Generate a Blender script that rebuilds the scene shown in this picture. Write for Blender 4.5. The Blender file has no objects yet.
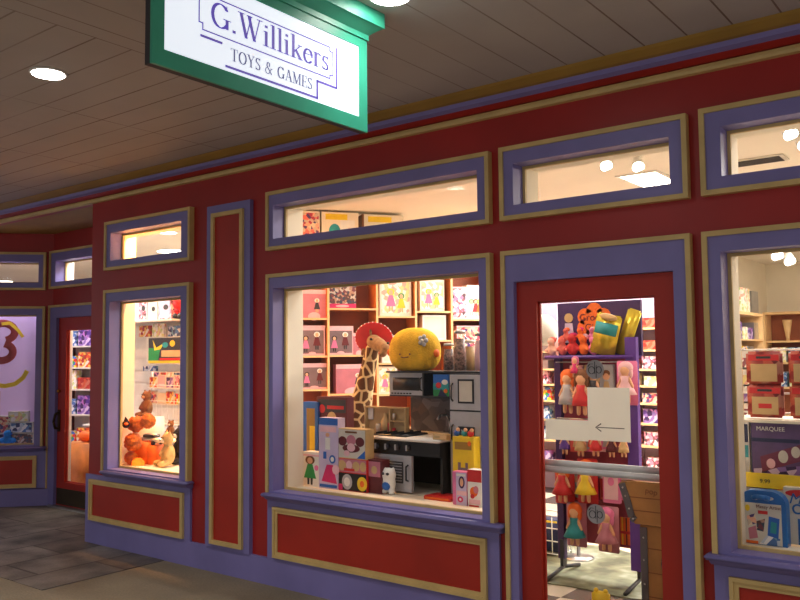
import bpy, bmesh, math, random
from mathutils import Vector, Matrix, Euler
random.seed(7)
SC = bpy.context.scene
COL = SC.collection
R = math.radians
CH = 3.10

# ------------------------------------------------------------------ materials
def lin(c):
    out = []
    for v in c:
        v = v / 255.0
        out.append(v / 12.92 if v <= 0.04045 else ((v + 0.055) / 1.055) ** 2.4)
    return (out[0], out[1], out[2], 1.0)

MATS = {}
def mat(name, col, rough=0.6, metal=0.0, var=0.06, scale=8.0, emit=0.0, spec=0.5, bump=0.0):
    if name in MATS: return MATS[name]
    m = bpy.data.materials.new(name); m.use_nodes = True
    nt = m.node_tree; b = nt.nodes['Principled BSDF']
    c = lin(col)
    tc = nt.nodes.new('ShaderNodeTexCoord')
    nz = nt.nodes.new('ShaderNodeTexNoise'); nz.inputs['Scale'].default_value = scale; nz.inputs['Detail'].default_value = 3
    nt.links.new(tc.outputs['Object'], nz.inputs['Vector'])
    rp = nt.nodes.new('ShaderNodeValToRGB')
    lo = 1 - var * 2.2; hi = 1 + var * 1.6
    rp.color_ramp.elements[0].position = 0.3; rp.color_ramp.elements[1].position = 0.7
    rp.color_ramp.elements[0].color = (c[0]*lo, c[1]*lo, c[2]*lo, 1)
    rp.color_ramp.elements[1].color = (min(1, c[0]*hi), min(1, c[1]*hi), min(1, c[2]*hi), 1)
    nt.links.new(nz.outputs['Fac'], rp.inputs['Fac'])
    nt.links.new(rp.outputs['Color'], b.inputs['Base Color'])
    b.inputs['Roughness'].default_value = rough
    b.inputs['Metallic'].default_value = metal
    b.inputs['Specular IOR Level'].default_value = spec
    if emit:
        b.inputs['Emission Color'].default_value = c
        b.inputs['Emission Strength'].default_value = emit
    if bump:
        bp = nt.nodes.new('ShaderNodeBump'); bp.inputs['Strength'].default_value = bump; bp.inputs['Distance'].default_value = 0.01
        n2 = nt.nodes.new('ShaderNodeTexNoise'); n2.inputs['Scale'].default_value = scale * 12
        nt.links.new(tc.outputs['Object'], n2.inputs['Vector'])
        nt.links.new(n2.outputs['Fac'], bp.inputs['Height']); nt.links.new(bp.outputs['Normal'], b.inputs['Normal'])
    MATS[name] = m
    return m

def pmat(name, cols, scale=18.0, rough=0.4, stretch=(1, 1, 1)):
    """busy printed packaging: voronoi patches in a small palette"""
    if name in MATS: return MATS[name]
    m = bpy.data.materials.new(name); m.use_nodes = True
    nt = m.node_tree; b = nt.nodes['Principled BSDF']
    tc = nt.nodes.new('ShaderNodeTexCoord'); mp = nt.nodes.new('ShaderNodeMapping')
    mp.inputs['Scale'].default_value = stretch
    v = nt.nodes.new('ShaderNodeTexVoronoi'); v.inputs['Scale'].default_value = scale
    nt.links.new(tc.outputs['Object'], mp.inputs['Vector']); nt.links.new(mp.outputs['Vector'], v.inputs['Vector'])
    rp = nt.nodes.new('ShaderNodeValToRGB'); cr = rp.color_ramp; cr.interpolation = 'CONSTANT'
    n = len(cols)
    while len(cr.elements) < n: cr.elements.new(0.5)
    for i, c in enumerate(cols):
        cr.elements[i].position = i / n; cr.elements[i].color = lin(c)
    sp = nt.nodes.new('ShaderNodeSeparateColor')
    nt.links.new(v.outputs['Color'], sp.inputs['Color']); nt.links.new(sp.outputs['Red'], rp.inputs['Fac'])
    nt.links.new(rp.outputs['Color'], b.inputs['Base Color'])
    b.inputs['Roughness'].default_value = rough
    MATS[name] = m
    return m

def glass_mat(name, tint=(1, 1, 1), ior=1.28):
    m = bpy.data.materials.new(name); m.use_nodes = True
    nt = m.node_tree; nt.nodes.clear()
    o = nt.nodes.new('ShaderNodeOutputMaterial'); mx = nt.nodes.new('ShaderNodeMixShader')
    t = nt.nodes.new('ShaderNodeBsdfTransparent'); g = nt.nodes.new('ShaderNodeBsdfGlossy')
    t.inputs['Color'].default_value = (*tint, 1); g.inputs['Roughness'].default_value = 0.02
    f = nt.nodes.new('ShaderNodeFresnel'); f.inputs['IOR'].default_value = ior
    ge = nt.nodes.new('ShaderNodeNewGeometry'); iv = nt.nodes.new('ShaderNodeMath'); iv.operation = 'SUBTRACT'; iv.inputs[0].default_value = 1.0; nt.links.new(ge.outputs['Backfacing'], iv.inputs[1])
    ml = nt.nodes.new('ShaderNodeMath'); ml.operation = 'MULTIPLY'; nt.links.new(f.outputs[0], ml.inputs[0]); nt.links.new(iv.outputs[0], ml.inputs[1])
    nt.links.new(ml.outputs[0], mx.inputs[0]); nt.links.new(t.outputs[0], mx.inputs[1]); nt.links.new(g.outputs[0], mx.inputs[2])
    nt.links.new(mx.outputs[0], o.inputs[0])
    return m

def emat(name, col, s):
    m = bpy.data.materials.new(name); m.use_nodes = True
    b = m.node_tree.nodes['Principled BSDF']
    b.inputs['Base Color'].default_value = lin(col)
    b.inputs['Emission Color'].default_value = lin(col); b.inputs['Emission Strength'].default_value = s
    return m

M = {}
M['red'] = mat('red_paint', (164, 32, 27), 0.42, var=0.08, scale=1.6)
M['redp'] = mat('red_panel_paint', (176, 38, 20), 0.45, var=0.07, scale=2.2)
M['purple'] = mat('purple_paint', (130, 122, 182), 0.45, var=0.05, scale=2.5)
M['gold'] = mat('gold_trim_paint', (212, 182, 118), 0.5, var=0.06, scale=6)
M['brass'] = mat('brass', (190, 140, 60), 0.3, 1.0)
M['ochre'] = mat('ochre_paint', (162, 126, 52), 0.55, var=0.06, scale=3)
M['cream'] = mat('cream_wall_paint', (236, 226, 206), 0.7, var=0.02, scale=2)
M['creamc'] = mat('cream_ceiling_paint', (240, 230, 214), 0.8, var=0.02, scale=1.5)
M['white'] = mat('white', (235, 233, 228), 0.5, var=0.03)
M['offwhite'] = mat('offwhite', (214, 208, 196), 0.55, var=0.04)
M['black'] = mat('black', (22, 21, 24), 0.4, var=0.1)
M['dark'] = mat('dark_grey', (52, 50, 56), 0.5)
M['grey'] = mat('grey', (182, 182, 188), 0.45)
M['silver'] = mat('silver_metal', (190, 190, 192), 0.32, 0.9)
M['lilac'] = mat('lilac', (205, 190, 222), 0.7, var=0.03)
M['violet'] = mat('violet_rack', (92, 52, 150), 0.4)
M['wood'] = mat('orange_maple_wood', (214, 128, 58), 0.5, var=0.12, scale=4)
M['wooddk'] = mat('brown_shelf_back', (150, 78, 40), 0.55, var=0.12, scale=4)
M['maple'] = mat('pale_maple_edge', (236, 196, 140), 0.5, var=0.06, scale=5)
M['green'] = mat('sign_green', (60, 172, 140), 0.4, var=0.03)
M['mixed'] = mat('trinket_mix', (150,120,110), .4, var=.4, scale=60)
M['kick'] = mat('kick_plate', (70, 58, 36), 0.45, 0.6)
M['glass'] = glass_mat('window_glass')
M['clear'] = glass_mat('clear_plastic', (0.95, 0.95, 0.96), 1.4)
M['lamp'] = emat('lamp_white', (255, 252, 245), 30)
M['lampi'] = emat('lamp_interior', (255, 244, 220), 14)
M['pink'] = mat('pink', (232, 120, 170), 0.5)
M['palepink'] = mat('pale_pink', (238, 190, 200), 0.5)
M['hot'] = mat('hot_pink', (214, 40, 110), 0.5)
M['redt'] = mat('toy_red', (206, 36, 40), 0.5)
M['orange'] = mat('toy_orange', (240, 110, 30), 0.6)
M['yellow'] = mat('toy_yellow', (240, 205, 40), 0.5)
M['blue'] = mat('toy_blue', (30, 100, 190), 0.45)
M['teal'] = mat('toy_teal', (40, 150, 160), 0.5)
M['tgreen'] = mat('toy_green', (40, 150, 80), 0.5)
M['skin'] = mat('doll_skin', (236, 180, 140), 0.6)
M['brown'] = mat('toy_brown', (120, 74, 40), 0.7)
M['maroon'] = mat('maroon', (96, 24, 34), 0.5)
M['tan'] = mat('tan', (206, 172, 120), 0.6)
M['foil'] = mat('gold_foil', (214, 190, 60), 0.25, 0.55)
M['darkpurple'] = mat('dark_purple', (64, 34, 92), 0.5)
M['navy'] = mat('navy', (30, 36, 80), 0.5)
P_ = {
 'pinkdoll': pmat('print_pink_dolls', [(240,200,215),(150,90,100),(235,150,180),(250,240,240),(90,60,70),(220,120,160)], 30),
 'pinkbox': pmat('print_pink_box', [(200,130,150),(225,170,185),(170,90,110),(245,220,225),(210,150,160)], 24),
 'whitebox': pmat('print_white_box', [(250,245,225),(240,225,150),(245,240,235),(235,180,160),(200,215,150),(255,250,240)], 26),
 'bright': pmat('print_bright', [(60,120,200),(240,220,60),(220,60,60),(245,245,240),(70,170,90),(240,150,60)], 28),
 'cool': pmat('print_cool', [(80,120,180),(200,210,225),(60,70,120),(240,240,245),(120,170,190)], 26),
 'warm': pmat('print_warm', [(220,90,50),(240,190,90),(180,50,50),(245,230,210),(150,90,60)], 26),
 'violetp': pmat('print_violet', [(90,60,140),(140,110,180),(60,40,90),(210,190,220),(190,120,190)], 22),
 'photo': pmat('print_photo', [(90,60,60),(180,140,120),(60,70,90),(200,190,180),(120,60,70)], 40),
 'redpk': pmat('print_red_pack', [(172,50,40),(188,84,60),(150,42,38),(190,120,96),(120,30,30)], 20),
 'silver': pmat('print_silver', [(190,190,196),(150,150,160),(220,220,225),(110,110,120)], 34),
 'kids': pmat('print_kids', [(232,214,190),(180,60,90),(80,60,120),(240,180,150),(210,190,170),(230,120,110)], 34),
}
def MT(k):
    if k in M: return M[k]
    return P_[k]

# ------------------------------------------------------------------ mesh builder
class MB:
    def __init__(s): s.bm = bmesh.new(); s.m = []
    def idx(s, k):
        if k not in s.m: s.m.append(k)
        return s.m.index(k)
    def _fin(s, faces, k, smooth=False):
        i = s.idx(k)
        for f in faces: f.material_index = i; f.smooth = smooth
    def hexa(s, pts, k):
        v = [s.bm.verts.new(p) for p in pts]
        fs = [(0,3,2,1),(4,5,6,7),(0,1,5,4),(1,2,6,5),(2,3,7,6),(3,0,4,7)]
        s._fin([s.bm.faces.new([v[i] for i in f]) for f in fs], k)
    def box(s, a, b, k):
        x0,x1 = sorted((a[0],b[0])); y0,y1 = sorted((a[1],b[1])); z0,z1 = sorted((a[2],b[2]))
        s.hexa([(x0,y0,z0),(x1,y0,z0),(x1,y1,z0),(x0,y1,z0),(x0,y0,z1),(x1,y0,z1),(x1,y1,z1),(x0,y1,z1)], k)
    def rbox(s, a, b, k, r=0.01, seg=2):
        bm2 = bmesh.new(); bmesh.ops.create_cube(bm2, size=1)
        c = [(a[i]+b[i])/2 for i in range(3)]; d = [abs(b[i]-a[i]) for i in range(3)]
        for v in bm2.verts: v.co = Vector((v.co.x*d[0]+c[0], v.co.y*d[1]+c[1], v.co.z*d[2]+c[2]))
        bmesh.ops.bevel(bm2, geom=bm2.edges[:], offset=min(r, min(d)*0.45), segments=seg, affect='EDGES')
        s.merge(bm2, k, seg > 1)
    def merge(s, bm2, k, smooth=False, mtx=None):
        mp = {}
        for v in bm2.verts: mp[v] = s.bm.verts.new(mtx @ v.co if mtx else v.co)
        fs = []
        for f in bm2.faces:
            try: fs.append(s.bm.faces.new([mp[v] for v in f.verts]))
            except ValueError: pass
        s._fin(fs, k, smooth); bm2.free()
    def prism(s, poly, axis, c0, c1, k):
        """poly: 2D points in the two other axes; axis 0,1,2"""
        def mk(p, c):
            if axis == 0: return (c, p[0], p[1])
            if axis == 1: return (p[0], c, p[1])
            return (p[0], p[1], c)
        A = [s.bm.verts.new(mk(p, c0)) for p in poly]; B = [s.bm.verts.new(mk(p, c1)) for p in poly]
        n = len(poly); fs = [s.bm.faces.new(A), s.bm.faces.new(B[::-1])]
        for i in range(n): fs.append(s.bm.faces.new([A[i], B[i], B[(i+1)%n], A[(i+1)%n]]))
        s._fin(fs, k)
    def disc(s, cx, cz, r, y0, y1, k, n=20, rz=None):
        rz = rz or r
        s.prism([(cx+r*math.cos(2*math.pi*i/n), cz+rz*math.sin(2*math.pi*i/n)) for i in range(n)], 1, y0, y1, k)
    def cyl(s, p, q, r, k, n=12, r2=None, smooth=True):
        p = Vector(p); q = Vector(q); d = q-p
        if d.length < 1e-6: return
        bm2 = bmesh.new()
        bmesh.ops.create_cone(bm2, cap_ends=True, segments=n, radius1=r, radius2=r if r2 is None else r2, depth=d.length)
        mt = Matrix.Translation((p+q)/2) @ d.to_track_quat('Z', 'Y').to_matrix().to_4x4()
        s.merge(bm2, k, smooth, mt)
    def ball(s, c, r, k, n=14, rot=None):
        bm2 = bmesh.new(); bmesh.ops.create_uvsphere(bm2, u_segments=n, v_segments=max(6, n*2//3), radius=1)
        if not hasattr(r, '__len__'): r = (r, r, r)
        mt = Matrix.Translation(c) @ (rot.to_matrix().to_4x4() if rot else Matrix.Identity(4)) @ Matrix.Diagonal((*r, 1))
        s.merge(bm2, k, True, mt)
    def path(s, pts, r, k, n=8):
        for a, b in zip(pts[:-1], pts[1:]): s.cyl(a, b, r, k, n)
        for p in pts[1:-1]: s.ball(p, r, k, n)
    def lathe(s, prof, k, n=24, c=(0,0,0)):
        rings = []
        for (r, z) in prof:
            rings.append([s.bm.verts.new((c[0]+r*math.cos(2*math.pi*i/n), c[1]+r*math.sin(2*math.pi*i/n), c[2]+z)) for i in range(n)])
        fs = []
        for A, B in zip(rings[:-1], rings[1:]):
            for i in range(n): fs.append(s.bm.faces.new([A[i], A[(i+1)%n], B[(i+1)%n], B[i]]))
        fs.append(s.bm.faces.new(rings[0][::-1])); fs.append(s.bm.faces.new(rings[-1]))
        s._fin(fs, k, True)
    def build(s, name, parent=None, loc=None, rz=0.0, mats=None):
        bmesh.ops.recalc_face_normals(s.bm, faces=s.bm.faces[:])
        me = bpy.data.meshes.new(name); s.bm.to_mesh(me); s.bm.free()
        for k in s.m: me.materials.append(k if isinstance(k, bpy.types.Material) else MT(k))
        o = bpy.data.objects.new(name, me); COL.objects.link(o)
        if parent: o.parent = parent
        if loc is not None: o.location = loc
        o.rotation_euler.z = rz
        return o

def tag(o, label, cat, group=None, kind=None):
    o['label'] = label; o['category'] = cat
    if group: o['group'] = group
    if kind: o['kind'] = kind
    return o
def struct(o): o['kind'] = 'structure'; return o
def thing(name, label, cat, loc, rz=0.0, group=None):
    o = bpy.data.objects.new(name, None); o.empty_display_size = 0.05; COL.objects.link(o)
    o.location = loc; o.rotation_euler.z = rz
    return tag(o, label, cat, group)

def fuse(o, vox=0.008, smooth=True):
    m = o.modifiers.new('fuse', 'REMESH'); m.mode = 'VOXEL'; m.voxel_size = vox; m.use_smooth_shade = True
    if smooth:
        s = o.modifiers.new('soften', 'SMOOTH'); s.factor = 0.5; s.iterations = 4
    return o

# ------------------------------------------------------------------ lettering
def text_mesh(name, txt, size, k, parent, loc, rot, depth=0.001, align='CENTER', shear=0, sx=1.0):
    cu = bpy.data.curves.new(name, 'FONT'); cu.body = txt; cu.size = size; cu.extrude = depth
    cu.align_x = align; cu.align_y = 'BOTTOM_BASELINE'; cu.shear = shear; cu.resolution_u = 4
    to = bpy.data.objects.new('tmp', cu); COL.objects.link(to)
    dg = bpy.context.evaluated_depsgraph_get(); me = bpy.data.meshes.new_from_object(to.evaluated_get(dg))
    bpy.data.objects.remove(to); me.name = name
    me.materials.clear(); me.materials.append(MT(k) if isinstance(k, str) else k)
    o = bpy.data.objects.new(name, me); COL.objects.link(o)
    o.parent = parent; o.location = loc; o.rotation_euler = rot; o.scale = (sx, 1, 1)
    return o

def arc(cx, cy, rx, ry, a0, a1, n=16):
    return [(cx+rx*math.cos(R(a0+(a1-a0)*i/n)), cy+ry*math.sin(R(a0+(a1-a0)*i/n))) for i in range(n+1)]
def hull(pts):
    pts = sorted(set((round(a, 6), round(b, 6)) for a, b in pts))
    def half(ps):
        h = []
        for p in ps:
            while len(h) > 1 and (h[-1][0]-h[-2][0])*(p[1]-h[-2][1])-(h[-1][1]-h[-2][1])*(p[0]-h[-2][0]) <= 0: h.pop()
            h.append(p)
        return h
    a = half(pts); b = half(pts[::-1]); return a[:-1]+b[:-1]
TK, TN = 0.125, 0.035      # thick and thin of the serif face
# glyph: advance, list of (points, nib width)
GL = {
 'G': (0.90, [(arc(.42,.5,.34,.48,38,322), TK), ([(.70,.06),(.70,.40)], TK), ([(.56,.42),(.86,.42)], .04), ([(.69,.78),(.69,.97)], .03)]),
 '.': (0.28, [([(.11,.03),(.11,.11)], .13)]),
 'W': (1.16, [([(.14,.98),(.38,.02)], TK), ([(.38,.02),(.60,.95)], TN), ([(.50,.98),(.76,.02)], TK), ([(.76,.02),(1.0,.98)], TN), ([(.02,.98),(.28,.98)], .04), ([(.42,.98),(.64,.98)], .04), ([(.90,.98),(1.12,.98)], .04)]),
 'i': (0.34, [([(.16,.02),(.16,.62)], TK), ([(.04,.02),(.28,.02)], .04), ([(.05,.61),(.16,.63)], .04), ([(.16,.80),(.16,.87)], .13)]),
 'l': (0.34, [([(.16,.02),(.16,1.0)], TK), ([(.04,.02),(.28,.02)], .04), ([(.05,.99),(.16,1.0)], .04)]),
 'k': (0.66, [([(.16,.02),(.16,1.0)], TK), ([(.04,.02),(.28,.02)], .04), ([(.05,.99),(.16,1.0)], .04), ([(.20,.26),(.52,.62)], TN), ([(.30,.36),(.54,.02)], TK), ([(.42,.02),(.64,.02)], .04), ([(.42,.62),(.60,.62)], .04)]),
 'e': (0.56, [(arc(.28,.32,.21,.31,20,320), TK*.85), ([(.10,.40),(.50,.40)], .035), (arc(.28,.32,.21,.31,-5,25,4), .06)]),
 'r': (0.46, [([(.14,.02),(.14,.62)], TK), ([(.03,.02),(.27,.02)], .04), ([(.03,.61),(.14,.63)], .04), (arc(.30,.42,.14,.20,150,60,6), .04), ([(.38,.57),(.39,.58)], .10)]),
 's': (0.46, [(arc(.22,.46,.13,.15,40,200,8)+[(.12,.40),(.32,.25)]+arc(.22,.16,.13,.14,20,-140,8)[1:], .075), ([(.36,.50),(.36,.62)], .03), ([(.07,.02),(.07,.16)], .03)]),
 'T': (0.80, [([(.38,.02),(.38,.98)], TK), ([(.04,.98),(.72,.98)], .04), ([(.04,.98),(.04,.78)], .03), ([(.72,.98),(.72,.78)], .03), ([(.24,.02),(.52,.02)], .04)]),
 'O': (0.92, [(arc(.44,.5,.35,.48,0,360,24), TK)]),
 'Y': (0.84, [([(.12,.98),(.40,.46)], TK), ([(.40,.46),(.68,.98)], TN), ([(.40,.02),(.40,.48)], TK), ([(.0,.98),(.26,.98)], .04), ([(.56,.98),(.80,.98)], .04), ([(.28,.02),(.52,.02)], .04)]),
 'S': (0.64, [(arc(.31,.74,.20,.23,35,200,8)+[(.16,.64),(.46,.40)]+arc(.31,.26,.20,.25,25,-145,8)[1:], .10), ([(.52,.80),(.52,.98)], .03), ([(.09,.02),(.09,.22)], .03)]),
 '&': (0.98, [(arc(.38,.74,.15,.22,-30,210,12)+[(.26,.62),(.74,.02)], .09), (arc(.32,.26,.24,.25,110,350,12)+[(.74,.50)], .06), ([(.64,.50),(.88,.50)], .04)]),
 'A': (0.88, [([(.40,.98),(.12,.02)], TN), ([(.40,.98),(.70,.02)], TK), ([(.22,.34),(.58,.34)], .04), ([(.0,.02),(.24,.02)], .04), ([(.56,.02),(.84,.02)], .04)]),
 'M': (1.06, [([(.16,.98),(.16,.02)], TN), ([(.16,.98),(.48,.04)], TK), ([(.48,.04),(.84,.98)], TN), ([(.86,.98),(.86,.02)], TK), ([(.04,.02),(.28,.02)], .04), ([(.72,.02),(1.0,.02)], .04), ([(.02,.98),(.18,.98)], .04), ([(.82,.98),(1.0,.98)], .04)]),
 'E': (0.74, [([(.18,.02),(.18,.98)], TK), ([(.06,.98),(.64,.98)], .04), ([(.06,.02),(.66,.02)], .04), ([(.2,.5),(.48,.5)], .04), ([(.64,.98),(.64,.78)], .03), ([(.66,.02),(.66,.24)], .03), ([(.48,.40),(.48,.60)], .03)]),
 ' ': (0.42, []),
}
def serif(mb, txt, y0, y1, z0, h, x0, x1, k, th=0.032):
    tot = sum(GL[c][0] for c in txt); sx = (y1-y0)/tot; cur = 0
    for c in txt:
        adv, strokes = GL[c]
        for pts, w in strokes:
            for a, b in zip(pts[:-1], pts[1:]):
                q = []
                for p in (a, b):
                    for dx in (-w/2, w/2):
                        for dz in (-th/2, th/2): q.append((y0+(cur+p[0]+dx)*sx, z0+(p[1]+dz)*h))
                hp = hull(q)
                if len(hp) > 2: mb.prism(hp, 0, x0, x1, k)
        cur += adv

# ------------------------------------------------------------------ shell of the shopfront
def holes_wall(mb, x0, x1, z0, z1, y0, y1, holes, k):
    xs = sorted(set([x0, x1]+[v for h in holes for v in (h[0], h[1]) if x0 < v < x1]))
    for a, b in zip(xs[:-1], xs[1:]):
        mid = (a+b)/2; zz = z0
        hs = sorted([(h[2], h[3]) for h in holes if h[0] <= mid <= h[1]])
        for (h0, h1) in hs:
            if h0 > zz: mb.box((a, y0, zz), (b, y1, h0), k)
            zz = max(zz, h1)
        if zz < z1: mb.box((a, y0, zz), (b, y1, z1), k)

def ring(mb, x0, x1, z0, z1, w, y0, y1, k, sides='LRTB'):
    if 'L' in sides: mb.box((x0, y0, z0), (x0+w, y1, z1), k)
    if 'R' in sides: mb.box((x1-w, y0, z0), (x1, y1, z1), k)
    xa = x0+w if 'L' in sides else x0; xb = x1-w if 'R' in sides else x1
    if 'T' in sides: mb.box((xa, y0, z1-w), (xb, y1, z1), k)
    if 'B' in sides: mb.box((xa, y0, z0), (xb, y1, z0+w), k)

class TF:
    def __init__(s, loc=(0,0,0), rz=0.0): s.loc = loc; s.rz = rz
FRONT = TF()
WN = [0]
BW = 0.026
def window(tf, out, op, sill=None, transom=False):
    WN[0] += 1
    x0, x1, z0, z1 = out; a0, a1, b0, b1 = op
    mb = MB()
    holes_wall(mb, x0+BW, x1-BW, z0+(BW if not sill else 0), z1-BW, -0.034, 0.0, [op], 'purple')
    # purple reveal boards lining the opening
    t = 0.012
    ring(mb, a0-t, a1+t, b0-t, b1+t, t+0.003, -0.0338, 0.097, 'purple')
    root = struct(mb.build('window_%d' % WN[0], None, tf.loc, tf.rz))
    g = MB(); ring(g, x0, x1, z0, z1, BW, -0.046, 0.0, 'gold', 'LRTB' if not sill else 'LRT'); g.build('gold_moulding', root)
    g = MB(); ring(g, a0, a1, b0, b1, 0.02, 0.080, 0.099, 'gold', 'LRTB'); g.build('glazing_bead', root)
    g = MB(); g.box((a0-0.01, 0.100, b0-0.01), (a1+0.01, 0.106, b1+0.01), M['glass']); g.build('glass_pane', root)
    if sill:
        g = MB(); s0, s1 = sill
        g.rbox((s0, -0.095, b0-0.033), (s1, 0.0, b0-0.008), 'purple', 0.008)
        g.prism([(-0.0, b0-0.033), (-0.080, b0-0.033), (-0.062, b0-0.050), (-0.040, b0-0.062), (0.0, b0-0.062)], 0, s0+0.02, s1-0.02, 'purple')
        g.build('window_sill', root)
    return root

# openings of the main front
W1o = (-6.475, -5.280, 0.64, 2.225); W1 = (-6.395, -5.395, 0.665, 2.125)
W2o = (-4.397, -2.492, 0.64, 2.225); W2 = (-4.335, -2.575, 0.665, 2.125)
W3o = (-1.268, 0.645, 0.64, 2.225);  W3 = (-1.185, 0.565, 0.665, 2.125)
T1o = (-6.475, -5.275, 2.400, 2.832); T1 = (-6.395, -5.395, 2.480, 2.735)
T2o = (-4.400, -2.492, 2.400, 2.832); T2 = (-4.335, -2.575, 2.480, 2.735)
T3o = (-2.420, -1.325, 2.405, 2.838); T3 = (-2.335, -1.415, 2.488, 2.738)
T4o = (-1.262, 0.645, 2.405, 2.845);  T4 = (-1.165, 0.565, 2.490, 2.745)
DO = (-2.345, -1.415, 0.02, 2.046)
HOLES = [W1, W2, W3, T1, T2, T3, T4, (DO[0], DO[1], 0.0, DO[3])]
mb = MB(); holes_wall(mb, -6.73, 2.4, 0, 3.17, 0.0, 0.098, HOLES, 'red'); struct(mb.build('wall_front'))
LH = [(-6.60,)+W1[1:], W2, W3, (-6.60,)+T1[1:], T2, T3, T4, (DO[0], DO[1], 0.0, DO[3])]
mb = MB(); holes_wall(mb, -6.60, 2.4, 0, CH, 0.110, 0.28, LH, 'cream'); mb.box((-6.645, 0.110, 0), (-6.60, 0.37, CH), 'cream'); struct(mb.build('wall_front_lining'))
for o, i, s in ((W1o, W1, (-6.43, -5.245)), (W2o, W2, (-4.40, -2.425)), (W3o, W3, (-1.295, 0.70))): window(FRONT, o, i, s)
for o, i in ((T1o, T1), (T2o, T2), (T3o, T3), (T4o, T4)): window(FRONT, o, i)

def stall_panel(tf, x0, x1, z1, gx0, gx1, gz0, gz1, depth=0.022):
    """raised purple block with a gold framed red panel"""
    mb = MB()
    mb.box((x0, -depth, 0.19), (x1, 0.0, z1), 'purple')
    o = struct(mb.build('wall_panel', None, tf.loc, tf.rz))
    g = MB(); w = 0.042
    y = -depth
    ring(g, gx0, gx1, gz0, gz1, w*0.45, y-0.022, y, 'gold')
    ring(g, gx0+w*0.45, gx1-w*0.45, gz0+w*0.45, gz1-w*0.45, w*0.55, y-0.014, y, 'gold'); g.build('gold_moulding', o)
    g = MB(); g.box((gx0+w, y-0.004, gz0+w), (gx1-w, y, gz1-w), 'redp'); g.build('red_panel', o)
    return o
stall_panel(FRONT, -6.742, -5.275, 0.600, -6.665, -5.345, 0.205, 0.560)
stall_panel(FRONT, -4.40, -2.475, 0.600, -4.330, -2.555, 0.205, 0.560)
stall_panel(FRONT, -1.268, 0.665, 0.600, -1.195, 0.58, 0.205, 0.555)
# pilaster
mb = MB(); mb.box((-5.075, -0.034, 0.19), (-4.578, 0.0, 2.805), 'purple'); pl = struct(mb.build('wall_pilaster'))
g = MB(); ring(g, -5.005, -4.642, 0.218, 2.742, 0.032, -0.056, -0.034, 'gold'); g.build('gold_moulding', pl)
g = MB(); g.box((-4.973, -0.038, 0.250), (-4.674, -0.034, 2.71), 'redp'); g.build('red_panel', pl)
# plinth
mb = MB()
mb.box((-6.742, -0.0225, 0.0), (-2.425, 0.0, 0.1895), 'purple')
struct(mb.build('baseboard_front'))
mb = MB(); mb.box((-1.32, -0.0225, 0.0), (2.4, 0.0, 0.1895), 'purple'); struct(mb.build('baseboard_front'))
# cornice: red band, gold trim, purple cove, ochre crown
XL = -13.0; XR = 2.6
mb = MB(); mb.prism([(0, 3.035), (-0.028, 3.038), (-0.032, 3.055), (-0.028, 3.072), (0, 3.075)], 0, XL, XR, 'gold'); struct(mb.build('trim_1'))
mb = MB(); mb.prism([(0.0, 3.075), (-0.035, 3.078), (-0.07, 3.098), (-0.07, 3.17), (0, 3.17)], 0, XL, XR, 'red'); struct(mb.build('trim_2'))
mb = MB(); mb.prism([(-0.07, 3.100), (-0.105, 3.112), (-0.120, 3.132), (-0.120, 3.17), (-0.07, 3.17)], 0, XL, XR, 'purple'); struct(mb.build('trim_3'))
mb = MB(); mb.prism([(-0.120, 3.133), (-0.150, 3.136), (-0.195, 3.158), (-0.21, 3.1695), (-0.120, 3.1695)], 0, XL, XR, 'ochre'); struct(mb.build('trim_4'))
# strip of wall carrying the cornice across the entrance, and its soffit
mb = MB(); mb.box((XL, 0.0, 3.035), (-6.73, 0.06, 3.17), 'red'); struct(mb.build('wall_header'))
mb = MB(); mb.box((XL, 0.06, 3.045), (-6.73, 1.2, 3.075), 'ochre'); struct(mb.build('ceiling_entrance'))

# ---- front door
def door(tf, n, cas_o, op, leaf, gl, mainbar, label_parts=True):
    """cas_o: outer casing; op: opening; gl: glass opening; leaf set back"""
    x0, x1, z1 = cas_o; a0, a1, b1 = op
    mb = MB(); holes_wall(mb, x0+BW, x1-BW, 0.0, z1-BW, -0.034, 0.0, [(a0, a1, -1, b1)], 'purple')
    mb.box((a0-0.012, -0.0335, 0), (a0+0.003, 0.10, b1), 'purple'); mb.box((a1-0.003, -0.0335, 0), (a1+0.012, 0.10, b1), 'purple'); mb.box((a0-0.012, -0.0335, b1-0.003), (a1+0.012, 0.10, b1+0.012), 'purple')
    root = struct(mb.build('door_%d' % n, None, tf.loc, tf.rz))
    g = MB(); ring(g, x0, x1, 0.0, z1, BW, -0.046, 0.0, 'gold', 'LRT'); g.build('gold_moulding', root)
    g = MB(); holes_wall(g, a0+0.004, a1-0.004, 0.015, b1-0.005, 0.0, 0.042, [gl], 'redp'); lf = g.build('door_leaf', root)
    g = MB(); g.box((gl[0]-0.005, 0.018, gl[2]-0.005), (gl[1]+0.005, 0.024, gl[3]+0.005), M['glass']); g.build('glass_pane', root)
    g = MB(); ring(g, gl[0], gl[1], gl[2], gl[3], 0.010, 0.026, 0.042, 'redp'); g.build('glazing_bead', root)
    return root
d1 = door(FRONT, 1, (-2.420, -1.325, 2.225), (DO[0], DO[1], DO[3]), None, (-2.215, -1.533, 0.19, 1.925), True)
M['bar'] = mat('pale_aluminium', (222, 222, 220), 0.5, 0.0)
g = MB(); g.rbox((-2.30, 0.060, 0.960), (-1.46, 0.110, 0.990), 'bar', 0.006); g.rbox((-2.26, 0.075, 0.993), (-1.50, 0.105, 1.028), 'bar', 0.006)
g.box((-2.28, 0.042, 0.955), (-2.235, 0.10, 1.03), 'silver'); g.box((-1.525, 0.042, 0.955), (-1.48, 0.10, 1.03), 'silver'); g.build('push_bar', d1)
g = MB(); g.box((-1.4135, -0.004, 1.50), (-1.409, 0.002, 1.62), 'kick'); g.box((-1.4135, -0.004, 0.45), (-1.409, 0.002, 0.57), 'kick'); g.build('hinge', d1)
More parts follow.
